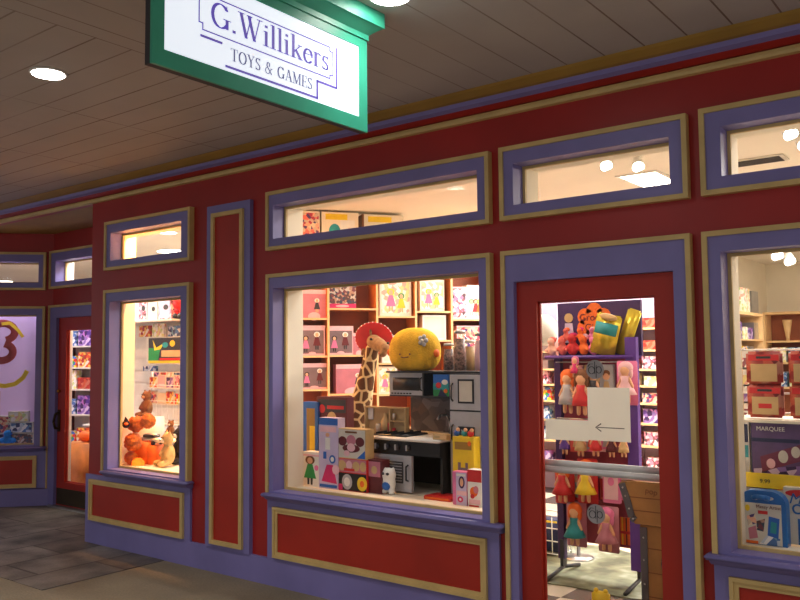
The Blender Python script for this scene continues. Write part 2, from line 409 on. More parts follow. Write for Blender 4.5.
mb = MB(); mb.box((-2.34, -0.05, 0), (-1.42, 0.28, 0.015), 'silver'); struct(mb.build('trim_5'))

# ---- entrance recess: door wall (parallel), angled bay, far return
YA = 0.77
AD = TF((0, YA, 0), 0.0)
AT = (-8.775, -7.80, 2.412, 2.842); ATi = (-8.66, -7.90, 2.485, 2.728)
ADo = (-8.62, -7.80); AG = (-8.465, -7.93, 0.275, 1.945)
mb = MB(); holes_wall(mb, -8.84, -7.55, 0, 3.045, 0, 0.098, [ATi, (ADo[0], ADo[1], -1, 2.085)], 'red'); struct(mb.build('wall_entrance', None, AD.loc))
mb = MB(); holes_wall(mb, -8.84, -7.55, 0, CH, 0.11, 0.16, [ATi, (ADo[0], ADo[1], -1, 2.085)], 'cream'); struct(mb.build('wall_entrance_lining', None, AD.loc))
window(AD, AT, ATi)
d2 = door(AD, 2, (-8.775, -7.72, 2.225), (ADo[0], ADo[1], 2.085), None, AG, False)
g = MB(); g.box((-8.60, -0.006, 0.03), (-7.82, 0.0, 0.205), 'kick'); g.build('kick_plate', d2)
g = MB(); g.cyl((-8.575, -0.004, 1.266), (-8.575, -0.03, 1.266), 0.018, 'brass'); g.build('lock_cylinder', d2)
g = MB(); g.path([(-8.58, -0.004, 1.03), (-8.58, -0.05, 1.01), (-8.585, -0.065, 0.93), (-8.58, -0.05, 0.86), (-8.58, -0.004, 0.85)], 0.013, 'kick'); g.box((-8.60, -0.01, 0.82), (-8.555, 0.0, 1.06), 'kick'); g.build('door_handle', d2)
mb = MB(); mb.box((-8.66, -0.08, 0), (-7.70, 0.05, 0.02), 'silver'); struct(mb.build('trim_6', None, AD.loc))
mb = MB(); mb.box((-8.84, -0.02, 0), (-8.78, 0.0, 0.185), 'purple'); struct(mb.build('baseboard_entrance', None, AD.loc))
# slanting return from the door back to the corner of the front
dx, dy = (-7.55+6.73), YA
L = math.hypot(dx, dy); RT = TF((-7.55, YA, 0), math.atan2(-YA, 0.82))
mb = MB(); mb.box((0, 0, 0), (L, 0.10, 3.045), 'red'); struct(mb.build('wall_return', None, RT.loc, RT.rz))
# angled bay
BT = TF((-8.755, YA, 0), R(47))
BTo = (-1.60, -0.075, 2.400, 2.828); BTi = (-1.50, -0.150, 2.482, 2.722)
BWo = (-1.60, -0.075, 0.63, 2.216); BWi = (-1.50, -0.165, 0.66, 2.126)
mb = MB(); holes_wall(mb, -1.75, 0.0, 0, 3.045, 0, 0.098, [BTi, BWi], 'red'); struct(mb.build('wall_bay', None, BT.loc, BT.rz))
mb = MB(); holes_wall(mb, -1.75, 0.0, 0, CH, 0.11, 0.20, [BTi, BWi], 'lilac'); struct(mb.build('wall_bay_lining', None, BT.loc, BT.rz))
window(BT, BWo, BWi, (-1.65, -0.03)); window(BT, BTo, BTi)
stall_panel(BT, -1.72, -0.03, 0.60, -1.60, -0.135, 0.20, 0.55)
mb = MB(); mb.box((-1.75, -0.055, 0), (-0.0, 0, 0.185), 'purple'); struct(mb.build('baseboard_bay', None, BT.loc, BT.rz))
# far front continuing left of the bay
mb = MB(); mb.box((-13.0, -0.52, 0), (-9.93, -0.42, 3.045), 'red'); struct(mb.build('wall_far'))

# ------------------------------------------------------------------ walkway floor and soffit
def node_floor(name, kind):
    m = bpy.data.materials.new(name); m.use_nodes = True; nt = m.node_tree; b = nt.nodes['Principled BSDF']
    tc = nt.nodes.new('ShaderNodeTexCoord'); N = nt.nodes.new; Lk = nt.links.new
    n1 = N('ShaderNodeTexNoise'); n1.inputs['Scale'].default_value = 1.3 if kind == 'concrete' else 3.0; n1.inputs['Detail'].default_value = 8
    n2 = N('ShaderNodeTexNoise'); n2.inputs['Scale'].default_value = 60; n2.inputs['Detail'].default_value = 4
    Lk(tc.outputs['Object'], n1.inputs['Vector']); Lk(tc.outputs['Object'], n2.inputs['Vector'])
    r1 = N('ShaderNodeValToRGB')
    if kind == 'concrete': ca, cb = (128, 116, 94), (166, 152, 124)
    elif kind == 'paver': ca, cb = (84, 80, 74), (172, 162, 148)
    r1.color_ramp.elements[0].color = lin(ca); r1.color_ramp.elements[1].color = lin(cb)
    r1.color_ramp.elements[0].position = .3; r1.color_ramp.elements[1].position = .7
    Lk(n1.outputs['Fac'], r1.inputs['Fac'])
    mx = N('ShaderNodeMix'); mx.data_type = 'RGBA'; mx.blend_type = 'MULTIPLY'; mx.inputs['Factor'].default_value = .5
    r2 = N('ShaderNodeValToRGB'); r2.color_ramp.elements[0].color = (.55, .55, .55, 1); r2.color_ramp.elements[1].color = (1, 1, 1, 1)
    r2.color_ramp.elements[0].position = .3; r2.color_ramp.elements[1].position = .7
    Lk(n2.outputs['Fac'], r2.inputs['Fac']); Lk(r1.outputs['Color'], mx.inputs['A']); Lk(r2.outputs['Color'], mx.inputs['B'])
    last = mx.outputs['Result']
    if kind == 'paver':
        br = N('ShaderNodeTexBrick'); br.inputs['Scale'].default_value = 1.0
        br.inputs['Brick Width'].default_value = .95; br.inputs['Row Height'].default_value = .48; br.inputs['Mortar Size'].default_value = .012
        br.inputs['Color1'].default_value = (1, 1, 1, 1); br.inputs['Color2'].default_value = (.5, .48, .46, 1); br.inputs['Mortar'].default_value = (.35, .33, .3, 1)
        mp = N('ShaderNodeMapping'); mp.inputs['Rotation'].default_value = (0, 0, R(90)); mp.inputs['Location'].default_value = (.1, .25, 0)
        Lk(tc.outputs['Object'], mp.inputs['Vector']); Lk(mp.outputs['Vector'], br.inputs['Vector'])
        m2 = N('ShaderNodeMix'); m2.data_type = 'RGBA'; m2.blend_type = 'MULTIPLY'; m2.inputs['Factor'].default_value = 1
        Lk(last, m2.inputs['A']); Lk(br.outputs['Color'], m2.inputs['B']); last = m2.outputs['Result']
    Lk(last, b.inputs['Base Color'])
    b.inputs['Roughness'].default_value = .75 if kind == 'concrete' else .55
    bp = N('ShaderNodeBump'); bp.inputs['Strength'].default_value = .35; bp.inputs['Distance'].default_value = .01
    Lk(n2.outputs['Fac'], bp.inputs['Height']); Lk(bp.outputs['Normal'], b.inputs['Normal'])
    return m
MC = node_floor('walkway_concrete', 'concrete'); MP = node_floor('slate_pavers', 'paver')
mb = MB(); mb.box((-13, -9, -0.1), (2.6, -1.05, 0), MC); mb.box((-5.59, -1.05, -0.1), (2.6, 0.28, 0), MC); struct(mb.build('floor_walkway'))
mb = MB(); mb.box((-13, -1.05, -0.1), (-5.60, 0.93, 0.003), MP); struct(mb.build('floor_entrance'))

def soffit_mat():
    m = bpy.data.materials.new('soffit_boards'); m.use_nodes = True; nt = m.node_tree; b = nt.nodes['Principled BSDF']
    N = nt.nodes.new; Lk = nt.links.new
    tc = N('ShaderNodeTexCoord'); sp = N('ShaderNodeSeparateXYZ'); Lk(tc.outputs['Object'], sp.inputs[0])
    def mth(op, a, bb=None):
        n = N('ShaderNodeMath'); n.operation = op
        for i, v in enumerate((a, bb)):
            if v is None: continue
            if isinstance(v, (int, float)): n.inputs[i].default_value = v
            else: Lk(v, n.inputs[i])
        return n.outputs[0]
    def lines(src, off, period, w):
        q = mth('MULTIPLY', mth('ADD', src, off), 1.0/period)
        fr = mth('FRACT', mth('ADD', q, 100.0))
        return mth('LESS_THAN', fr, w/period)
    X = sp.outputs[0]; Y = sp.outputs[1]
    nz = N('ShaderNodeTexNoise'); nz.inputs['Scale'].default_value = 1.1; nz.inputs['Detail'].default_value = 2; Lk(tc.outputs['Object'], nz.inputs['Vector'])
    left = mth('LESS_THAN', X, -3.49)
    right = mth('SUBTRACT', 1.0, left)
    lp = mth('MULTIPLY', lines(Y, 1.80, 0.198, 0.010), left)
    lb = mth('MULTIPLY', lines(X, 3.50, 1.20, 0.008), left)
    rp_ = mth('MULTIPLY', lines(X, 2.32, 0.213, 0.009), right)
    al = mth('MAXIMUM', mth('MAXIMUM', lp, lb), rp_)
    rr = N('ShaderNodeValToRGB'); rr.color_ramp.elements[0].position = .35; rr.color_ramp.elements[1].position = .6
    rr.color_ramp.elements[0].color = (.3, .3, .3, 1); rr.color_ramp.elements[1].color = (1, 1, 1, 1); Lk(nz.outputs['Fac'], rr.inputs['Fac'])
    fac = mth('MULTIPLY', al, rr.outputs['Color'])
    nc = N('ShaderNodeTexNoise'); nc.inputs['Scale'].default_value = 3; nc.inputs['Detail'].default_value = 6; Lk(tc.outputs['Object'], nc.inputs['Vector'])
    rc = N('ShaderNodeValToRGB'); rc.color_ramp.elements[0].color = lin((172, 164, 158)); rc.color_ramp.elements[1].color = lin((190, 183, 176)); Lk(nc.outputs['Fac'], rc.inputs['Fac'])
    mx = N('ShaderNodeMix'); mx.data_type = 'RGBA'; Lk(fac, mx.inputs['Factor']); Lk(rc.outputs['Color'], mx.inputs['A']); mx.inputs['B'].default_value = lin((120, 100, 86))
    Lk(mx.outputs['Result'], b.inputs['Base Color']); b.inputs['Roughness'].default_value = .6
    bp = N('ShaderNodeBump'); bp.invert = True; bp.inputs['Strength'].default_value = .5; bp.inputs['Distance'].default_value = .01
    Lk(al, bp.inputs['Height']); Lk(bp.outputs['Normal'], b.inputs['Normal'])
    return m
mb = MB(); mb.box((-13, -9, 3.17), (2.6, 0.098, 3.25), soffit_mat()); struct(mb.build('ceiling_walkway'))

def spot(name, loc, e, ang, blend=1.0, col=(1, .95, .88), r=0.06, aim=None):
    l = bpy.data.lights.new(name, 'SPOT'); l.energy = e; l.spot_size = R(ang); l.spot_blend = blend; l.color = col; l.shadow_soft_size = r
    o = bpy.data.objects.new(name, l); COL.objects.link(o); o.location = loc
    if aim is not None: o.rotation_euler = (Vector(aim)-Vector(loc)).to_track_quat('-Z', 'Y').to_euler()
    return o
def area(name, loc, e, sx, sy, col=(1, .95, .88), rot=(0, 0, 0)):
    l = bpy.data.lights.new(name, 'AREA'); l.shape = 'RECTANGLE'; l.size = sx; l.size_y = sy; l.energy = e; l.color = col
    o = bpy.data.objects.new(name, l); COL.objects.link(o); o.location = loc; o.rotation_euler = rot
    return o
def downlight(x, y, z, label, r=0.085, k='lamp', e=55, col=(1, .95, .88), ang=140, group='recessed walkway downlights'):
    t = thing('downlight', label, 'ceiling light', (x, y, z), 0, group)
    g = MB(); g.lathe([(r+0.012, -0.001), (r+0.012, -0.006), (r, -0.010), (r, -0.001)], 'white', 28); g.build('trim_ring', t)
    g = MB(); g.lathe([(r-0.001, -0.004), (r-0.001, -0.011), (r*0.6, -0.014), (0.01, -0.015)], k, 28); g.build('lens', t)
    if e: spot('downlight_lamp', (x, y, z-0.03), e*1.35, ang, 1.0, col, 0.07)
EXT = dict(col=(1.0, .96, .94))
downlight(-4.13, -1.88, 3.17, 'glowing round recessed downlight in the walkway soffit left of the hanging sign', e=78, **EXT)
downlight(-2.10, -1.47, 3.17, 'glowing round downlight at the top edge just right of the hanging sign', e=16, **EXT)
downlight(-6.6, -2.2, 3.17, 'downlight farther along the walkway to the left', e=34, **EXT)
downlight(0.5, -1.7, 3.17, 'downlight over the walkway before the right-hand window', e=45, **EXT)
for x in (-5.6, -2.6, 0.4): downlight(x, -5.6, 3.17, 'added unseen downlight behind the viewer, brightening the lower shopfront', e=150, ang=146, **EXT)  # added row standing in for street-side light on the lower front

# ------------------------------------------------------------------ hanging sign
SX = -2.30; k_ = SX / -2.2
def sy(y): return -4.15 + (y+4.15)*k_
def sz(z): return 1.63 + (z-1.63)*k_
sg = thing('hanging_sign', 'green framed white backlit shop sign hanging under the walkway soffit', 'sign', (SX-0.03, sy(-2.06), sz(2.58)))
def sgp(mb, name):   # world-built part parented under the sign
    o = mb.build(name, sg); o.location = -Vector(sg.location); return o
zb, zt = sz(2.58), sz(2.985); yl, yr = sy(-2.592), sy(-1.508)
m_face = emat('sign_face_white', (232, 240, 250), 0.80)
m_face.node_tree.nodes['Principled BSDF'].inputs['Roughness'].default_value = 0.06
mb = MB(); mb.box((SX-0.040, yl, zb), (SX-0.012, yr, zt), 'dark')
sgp(mb, 'cabinet')
mb = MB()
wl, wr, wb, wt = sy(-2.545), sy(-1.560), sz(2.637), sz(2.942)
for X0, X1 in ((SX-0.012, SX),):
    mb.box((X0, yl, zb), (X1, wl, zt), 'green'); mb.box((X0, wr, zb), (X1, yr, zt), 'green')
    mb.box((X0, wl, zb), (X1, wr, wb), 'green'); mb.box((X0, wl, wt), (X1, wr, zt), 'green')
sgp(mb, 'frame')
mb = MB(); mb.box((SX-0.010, wl, wb), (SX-0.004, wr, wt), m_face); sgp(mb, 'lit_face')
mb = MB()
f0, f1 = 0.0, 0.05
def ringo(z, e): return [(SX-0.062-e, yl-e, z), (SX+e, yl-e, z), (SX+e, yr+e, z), (SX-0.062-e, yr+e, z)]
for (za, ea), (zc, ec) in (((zt-0.004, 0.006), (zt+0.02, 0.006)), ((zt+0.02, 0.006), (zt+0.055, 0.05)), ((zt+0.055, 0.058), (3.1695, 0.058))):
    A = ringo(za, ea); B = ringo(zc, ec); mb.hexa([A[0], A[1], A[2], A[3], B[0], B[1], B[2], B[3]], 'green')
sgp(mb, 'crown_header')
m_ink = emat('sign_violet_ink', (104, 88, 178), 0.55)
m_ink2 = emat('sign_grey_ink', (96, 96, 140), 0.5)
mb = MB(); x0, x1 = SX-0.0042, SX-0.0025
serif(mb, 'G.Willikers', sy(-2.352), sy(-1.742), sz(2.783), (sz(2.865)-sz(2.775)), x0, x1, m_ink)
sgp(mb, 'shop_name_lettering')
mb = MB(); serif(mb, 'TOYS & GAMES', sy(-2.262), sy(-1.842), sz(2.682), 0.047, x0, x1, m_ink2)
sgp(mb, 'small_lettering')
mb = MB()
def ln(pts, w, k):
    for (ya, za), (yb, zb_) in zip(pts[:-1], pts[1:]):
        ya, yb = sorted((sy(ya), sy(yb))); za, zb_ = sorted((sz(za), sz(zb_)))
        mb.box((x0, ya-w/2, za-w/2), (x1, yb+w/2, zb_+w/2), k)
ln([(-2.402, 2.905), (-2.402, 2.778), (-2.386, 2.778), (-2.386, 2.755), (-1.740, 2.755), (-1.740, 2.770), (-1.722, 2.770), (-1.722, 2.868), (-1.740, 2.868), (-1.740, 2.885), (-2.386, 2.885), (-2.386, 2.905), (-2.402, 2.905)], 0.0045, m_ink)
ln([(-2.392, 2.732), (-2.304, 2.732)], 0.009, m_ink)
ln([(-2.281, 2.655), (-1.815, 2.655), (-1.815, 2.725), (-1.700, 2.725), (-1.700, 2.889)], 0.009, m_ink)
sgp(mb, 'border_lines')

EXPOSURE = 0.0
# ------------------------------------------------------------------ shop interior
_rt = Vector((0.7919880575, 0.6104568538, -0.0098664253)); _up = Vector((0.0487421028, -0.0471113288, 0.9976997194)); _fw = Vector((-0.6085878113, 0.7906471731, 0.0670665606))
def at(px, py, Y):
    """world point on the plane y = Y that lies on the sight line through a spot of the photo"""
    d = _rt*((px-400)/816.235) - _up*((py-300)/816.235) + _fw
    t = (Y+4.15)/d.y
    return Vector((d.x*t, Y, 1.63+d.z*t))

M['paper'] = mat('translucent_paper', (240, 236, 226), .7, var=.02)
_pn = M['paper'].node_tree; _tr = _pn.nodes.new('ShaderNodeBsdfTranslucent'); _tr.inputs[0].default_value = (.85, .82, .76, 1); _mx = _pn.nodes.new('ShaderNodeMixShader'); _mx.inputs[0].default_value = .5
_out = [n for n in _pn.nodes if n.type == 'OUTPUT_MATERIAL'][0]; _pn.links.new(_pn.nodes['Principled BSDF'].outputs[0], _mx.inputs[1]); _pn.links.new(_tr.outputs[0], _mx.inputs[2]); _pn.links.new(_mx.outputs[0], _out.inputs[0])
# room
struct((lambda m: (m.prism([(-6.655, .285), (4, .285), (4, 10.7), (-17, 10.7), (-17, -.40), (-9.98, -.40), (-8.93, .935), (-7.50, .935), (-6.70, .19), (-6.655, .19)], 2, CH, CH+.06, 'creamc'), m.build('ceiling_shop'))[1])(MB()))
def tile_mat():
    m = bpy.data.materials.new('checker_floor_tiles'); m.use_nodes = True; nt = m.node_tree; b = nt.nodes['Principled BSDF']
    tc = nt.nodes.new('ShaderNodeTexCoord'); ck = nt.nodes.new('ShaderNodeTexChecker'); ck.inputs['Scale'].default_value = 1.0/0.61
    mp = nt.nodes.new('ShaderNodeMapping'); mp.inputs['Location'].default_value = (0.13, 0.30, 0.5)
    ck.inputs['Color1'].default_value = lin((232, 220, 200)); ck.inputs['Color2'].default_value = lin((92, 84, 82))
    nt.links.new(tc.outputs['Object'], mp.inputs[0]); nt.links.new(mp.outputs[0], ck.inputs['Vector']); nt.links.new(ck.outputs['Color'], b.inputs['Base Color'])
    b.inputs['Roughness'].default_value = .25
    return m
mb = MB(); mb.prism([(-6.655, .285), (4, .285), (4, 10.7), (-17, 10.7), (-17, -.40), (-9.98, -.40), (-8.93, .935), (-7.50, .935), (-6.70, .19), (-6.655, .19)], 2, -.1, 0, tile_mat()); struct(mb.build('floor_shop'))
mb = MB(); mb.box((-17, 5.0, 0), (-3.5, 5.1, CH), 'cream'); struct(mb.build('wall_back'))
mb = MB(); mb.box((-3.6, 5.1, 0), (-3.5, 10.6, CH), 'cream'); struct(mb.build('wall_left'))
mb = MB(); mb.box((-3.5, 10.6, 0), (4, 10.7, CH), 'cream'); struct(mb.build('wall_rear'))
mb = MB(); mb.box((2.5, 0.285, 0), (2.6, 10.6, CH), 'cream'); struct(mb.build('wall_right'))
mb = MB(); mb.box((-16.6, 0.6, 0), (-16.5, 5.0, CH), 'lilac'); struct(mb.build('wall_side'))
# display decks behind the windows
mb = MB(); mb.prism([(-4.5, .285), (-2.46, .285), (-2.47, .44), (-2.76, 1.0), (-2.95, 1.35), (-4.5, 1.35)], 2, 0, .655, 'cream'); struct(mb.build('trim_deck'))
mb = MB(); mb.prism([(-6.64, .285), (-5.2, .285), (-5.2, 1.3), (-7.85, 1.3), (-7.85, 1.1), (-7.6, .95), (-7.42, .86), (-6.98, .45), (-6.655, .385)], 2, 0, .655, 'cream'); struct(mb.build('trim_deck'))
for a, b in ((-4.335, -2.575), (-6.395, -5.395), (-1.185, 0.565)):
    mb = MB(); mb.box((a, 0.107, 0.60), (b, 0.30, 0.660), 'cream'); struct(mb.build('trim_inner_sill'))
DK = 0.655

# interior lights: troffer panels, track lights, downlights
def troffer(x, y, label, e=70, sx=1.2, sy=.6, power_col=(1, .97, .93)):
    t = thing('troffer_light', label, 'ceiling light', (x, y, CH), 0, 'fluorescent ceiling panels in the shop')
    g = MB(); ring_ = [(-sx/2, -sy/2, sx/2, -sy/2+.03), (-sx/2, sy/2-.03, sx/2, sy/2), (-sx/2, -sy/2+.03, -sx/2+.03, sy/2-.03), (sx/2-.03, -sy/2+.03, sx/2, sy/2-.03)]
    for r in ring_: g.box((r[0], r[1], -0.012), (r[2], r[3], -0.0005), 'white')
    g.build('frame', t)
    g = MB(); g.box((-sx/2+.03, -sy/2+.03, -0.009), (sx/2-.03, sy/2-.03, -0.001), 'lampi'); g.build('diffuser', t)
    area('troffer_lamp', (x, y, CH-.03), e, sx*.9, sy*.9, power_col)
troffer(-2.49, 2.60, 'bright rectangular ceiling panel seen through the transom over the front door', 70, .36, .66)
troffer(-1.82, 3.2, 'ceiling panel at the lower left of the right-hand transom', 30, .3, .55)
troffer(-3.7, 3.45, 'ceiling panel in the shop above the toy shelves', 75)
troffer(-6.9, 3.3, 'ceiling panel deep in the shop behind the narrow window', 75)
troffer(-9.8, 3.3, 'ceiling panel deep in the shop behind the entrance door', 85)
troffer(-0.4, 3.0, 'ceiling panel in the shop behind the right-hand window', 70)
troffer(-1.5, 6.8, 'ceiling panel at the rear of the shop', 60)
troffer(0.8, 6.8, 'ceiling panel at the rear right of the shop', 50)
area('display_fill', (-3.4, 0.95, CH-.07), 16, 1.4, .2)
area('display_fill', (-6.15, 0.50, CH-.07), 100, .7, .15, (1, .44, .12))  # added light without a fixture, tints the narrow window reveal orange
area('display_fill', (-8.1, 1.25, CH-.07), 32, 1.2, .2)
area('display_fill', (-10.2, 0.75, CH-.07), 45, .6, 1.2, (.95, .92, 1.0))  # added light behind the poster board, no fixture, shines through it
area('display_fill', (-9.50, 0.36, CH-.07), 22, 1.1, .10, (.97, .95, 1.0), (0, 0, R(47)))  # added light between bay glass and poster, brightens the lilac board
area('display_fill', (-0.4, 0.75, CH-.07), 9, 1.2, .2)
p = PXc = None
for (px, py, Y, r, lb) in ((168, 232, 1.15, .10, 'upper oval downlight seen in the small transom over the narrow window'), (172, 251, 2.1, .20, 'larger low oval light seen in the small transom over the narrow window'), (6, 281, 3.6, .12, 'downlight seen through the bay transom at the far left')):
    q = at(px, py, Y); t_ = (CH-1.63)/(q.z-1.63); d = (q-Vector((0, -4.15, 1.63)))*t_
    downlight(d.x, d.y-4.15, CH, lb, r, 'lampi', 0, group='round downlights in the shop ceiling')
# air vents
def vent(x, y, lb, rz=0):
    t = thing('ceiling_vent', lb, 'vent', (x, y, CH), rz, 'ceiling vents')
    t.scale = (.7, .7, 1)
    g = MB(); g.box((-.30, -.16, -.012), (.30, .16, -.001), 'offwhite'); g.build('frame', t)
    g = MB()
    for i in range(7): g.box((-.26, -.125+i*.038, -.018), (.26, -.108+i*.038, -.011), 'dark')
    g.build('louvre', t)
vent(-3.08, 1.55, 'grey slatted air vent in the ceiling seen through the transom over the door')
vent(-1.60, 2.45, 'slatted air vent in the ceiling seen through the right-hand transom')
# track lights
def track_rail(x0, y0, x1, y1, lb):
    kk = (CH-1.63)/(2.97-1.63); x0 *= kk; x1 *= kk; y0 = (y0+4.15)*kk-4.15; y1 = (y1+4.15)*kk-4.15
    t = MB(); t.box((0, -.018, -.03), (math.hypot(x1-x0, y1-y0), .018, -.001), 'white')
    o = t.build('light_track', None, (x0, y0, CH), math.atan2(y1-y0, x1-x0)); tag(o, lb, 'light track')
track_rail(-2.6, 1.10, -1.2, .40, 'white light track crossing the ceiling behind the door transom')
track_rail(-2.24, 4.6, -2.24, 8.6, 'white light track on the shop ceiling near the rear wall')
track_rail(-1.02, .45, -1.02, 2.4, 'white light track above the right-hand window display')
def track_head(x, y, lb, drop=.12, s=1.0, rz=0.3):
    kk = (CH-1.63)/(2.97-1.63); x *= kk; y = (y+4.15)*kk-4.15
    t = thing('track_spotlight', lb, 'spotlight', (x, y, CH-.03), rz, 'track spotlights')
    g = MB(); g.cyl((0, 0, 0), (0, 0, -drop), .012*s, 'white'); g.box((-.03*s, -.015*s, -.02), (.03*s, .015*s, 0), 'white'); g.build('stem', t)
    g = MB(); g.cyl((0, .03*s, -drop), (0.02*s, -.09*s, -drop-.09*s), .045*s, 'white', 16, r2=.058*s); g.build('lamp_head', t)
    g = MB(); g.cyl((0.02*s, -.09*s, -drop-.09*s), (0.021*s, -.094*s, -drop-.094*s), .052*s, 'lampi', 16); g.build('bulb', t)
for x, y_, lb in ((-2.14, .84, 'left of two lit track spotlights behind the door transom'), (-1.99, 1.0, 'right of two lit track spotlights behind the door transom'), (-1.56, .55, 'track spotlight at the right end of the door transom')): track_head(x, y_, lb, .05, .8)
for x, y_, lb in ((-2.24, 5.7, 'leftmost lit spotlight near the rear wall, seen through the right-hand window'), (-2.26, 6.4, 'second lit spotlight near the rear wall, seen through the right-hand window'), (-2.25, 7.3, 'third lit spotlight near the rear wall, seen through the right-hand window')): track_head(x, y_, lb, .16, 1.3)
for x, y_, lb in ((-1.03, .78, 'lit spotlight seen through the right-hand transom'), (-1.02, 1.08, 'lit spotlight at the right edge of the right-hand transom')): track_head(x, y_, lb, .05, .8)

# ------------------------------------------------------------------ boxed goods
def fa(mb, w, h, y, art):
    """printed shapes on a front face of width w, height h, lying at local y"""
    for i, a in enumerate(art):
        e = 0.0006+0.0003*(i+1); kind = a[0]; k = a[-1]
        if kind == 'r': mb.box(((a[1]-.5)*w, y-e, a[2]*h), ((a[3]-.5)*w, y, a[4]*h), k)
        elif kind == 'd': mb.disc((a[1]-.5)*w, a[2]*h, a[3]*w, y-e, y, k, 18, a[4]*h if len(a) > 5 else None)
        elif kind == 't': mb.prism([((p[0]-.5)*w, p[1]*h) for p in a[1]], 1, y-e, y, k)
def fig(cx, z0, s, asp, hair, skin, body, legs=None):
    """small printed figure: hair, face, dress; asp = w/h of the face it stands on"""
    q = s/asp
    return [('d', cx, z0+s*.84, q*.17, s*.15, hair), ('d', cx, z0+s*.82, q*.10, s*.11, skin),
            ('t', [(cx-q*.09, z0+s*.70), (cx+q*.09, z0+s*.70), (cx+q*.22, z0+s*.22), (cx-q*.22, z0+s*.22)], body),
            ('t', [(cx-q*.10, z0+s*.22), (cx-q*.02, z0+s*.22), (cx-q*.03, z0), (cx-q*.09, z0)], legs or skin),
            ('t', [(cx+q*.02, z0+s*.22), (cx+q*.10, z0+s*.22), (cx+q*.09, z0), (cx+q*.03, z0)], legs or skin)]
def carton(name, label, cat, loc, size, body, art=(), rz=0.0, group=None, tilt=0.0, window=None, side=None):
    w, d, h = size
    mb = MB(); mb.box((-w/2, 0, 0), (w/2, d, h), body)
    if side: mb.box((w/2, .004, .004), (w/2+.0008, d-.004, h-.004), side)
    t = None
    if not art and not window:
        o = mb.build(name, None, loc, rz); o.rotation_euler.x = tilt; return tag(o, label, cat, group)
    t = thing(name, label, cat, loc, rz, group); t.rotation_euler.x = tilt
    mb.build('carton', t)
    if art:
        g = MB(); fa(g, w, h, 0, art); g.build('printed_front', t)
    if window:
        u0, v0, u1, v1, k = window[:5]; wk = window[5] if len(window) > 5 else []
        g = MB(); ring(g, (u0-.5)*w, (u1-.5)*w, v0*h, v1*h, .012*min(1, w*4), -.006, 0, body); g.build('window_frame', t)
        g = MB(); g.box(((u0-.5)*w+.004, -.0015, v0*h+.004), ((u1-.5)*w-.004, -.0005, v1*h-.004), k)
        fa(g, w, h, -.0016, wk); g.build('window_contents', t)
    return t

# toy shelving, angled, behind the large display window
A35 = R(35); SD = Vector((math.sin(A35), math.cos(A35), 0))
S0 = at(298, 350, 1.6); S0 = Vector((S0.x, S0.y, 0)); SRZ = math.atan2(SD.y, SD.x)
def sp(u, y, z):      # shelving frame: u along, y into the unit
    n = Vector((-SD.y, SD.x, 0)); q = S0 + SD*u + n*y
    return Vector((q.x, q.y, z))
shelf = thing('toy_shelving', 'orange wooden cubby shelving full of boxed dolls behind the display window', 'shelving', sp(0, 0, 0), SRZ)
US = [-.22, .305, .81, 1.225, 1.62, 2.06, 2.5]
TOPZ = 2.66
g = MB(); g.box((.668, .02, TOPZ+.02), (.685, .28, TOPZ+.41), 'brown'); g.build('top_divider', shelf)
g = MB(); g.box((-.24, .30, 0), (2.52, .32, TOPZ), 'wooddk'); g.build('back_panel', shelf)
for u in US: g = MB(); g.box((u-.011, -.004, 0), (u+.011, .30, TOPZ), 'wood'); g.box((u-.011, -.006, 0), (u+.011, -.004, TOPZ), 'maple'); g.build('divider', shelf)
g = MB(); g.box((-.24, -.01, TOPZ), (2.52, .32, TOPZ+.02), 'maple'); g.build('top_board', shelf)
LV = [[.9, 1.30, 1.63, 2.003], [.9, 1.25, 1.635, 2.103], [.9, 1.235, 1.55, 2.027], [.9, 1.35, 1.78, 2.08], [.9, 1.3, 1.65, 2.0], [.9, 1.3, 1.65, 2.0]]
for c in range(6):
    for z in LV[c]:
        g = MB(); g.box((US[c]+.011, 0, z-.018), (US[c+1]-.011, .30, z), 'wood'); g.box((US[c]+.011, -.003, z-.018), (US[c+1]-.011, 0, z), 'maple'); g.build('shelf_board', shelf)
ordn = ['lowest', 'second', 'third', 'top']
colname = ['leftmost', 'second', 'third', 'fourth', 'fifth', 'last']
def doll_box(u, z, w, h, style, lb, grp='boxed dolls on the angled shelving', y=.04, d=.14):
    pos = sp(u, y, z)
    if style == 'pink': art = [('r', .08, .1, .92, .8, 'pinkb'), ('r', 0, .85, 1, 1, 'palepink'), ('d', .5, .06, .26, .15, 'palepink')]+fig(.62, .2, .5, w/h, 'white', 'skin', 'dark'); body = 'pinkb'
    elif style == 'dolls': art = [('r', .05, .07, .95, .84, 'silver2'), ('r', 0, .86, 1, 1, 'palepink')]+fig(.25, .12, .55, w/h, 'black', 'skin', 'pink', 'black')+fig(.68, .2, .6, w/h, 'white', 'skin', 'maroon', 'dark')+[('d', .5, .08, .14, .05, 'palepink')]; body = 'palepink'
    elif style == 'cream': art = [('r', .06, .08, .94, .92, 'whitebox')]+fig(.35, .12, .6, w/h, 'yellow', 'skin', 'pink')+fig(.68, .1, .5, w/h, 'tgreen', 'skin', 'yellow'); body = 'cream'
    elif style == 'blank': art = [('r', .08, .08, .92, .92, 'cream')]; body = 'white'
    elif style == 'trio': art = [('r', .05, .05, .95, .95, 'white')]+fig(.28, .1, .5, w/h, 'tgreen', 'skin', 'palepink')+fig(.55, .1, .5, w/h, 'maroon', 'skin', 'redt')+fig(.8, .1, .5, w/h, 'yellow', 'skin', 'orange'); body = 'cream'
    elif style == 'photo': art = [('r', .0, .18, 1, 1, 'photo'), ('r', 0, 0, 1, .16, 'hot'), ('d', .5, .09, .25, .05, 'palepink')]; body = 'hot'
    else: art = [('r', .05, .05, .95, .95, style)]; body = 'palepink'
    return carton('doll_box', lb, 'doll box', pos, (w, d, h), body, art, SRZ, grp)
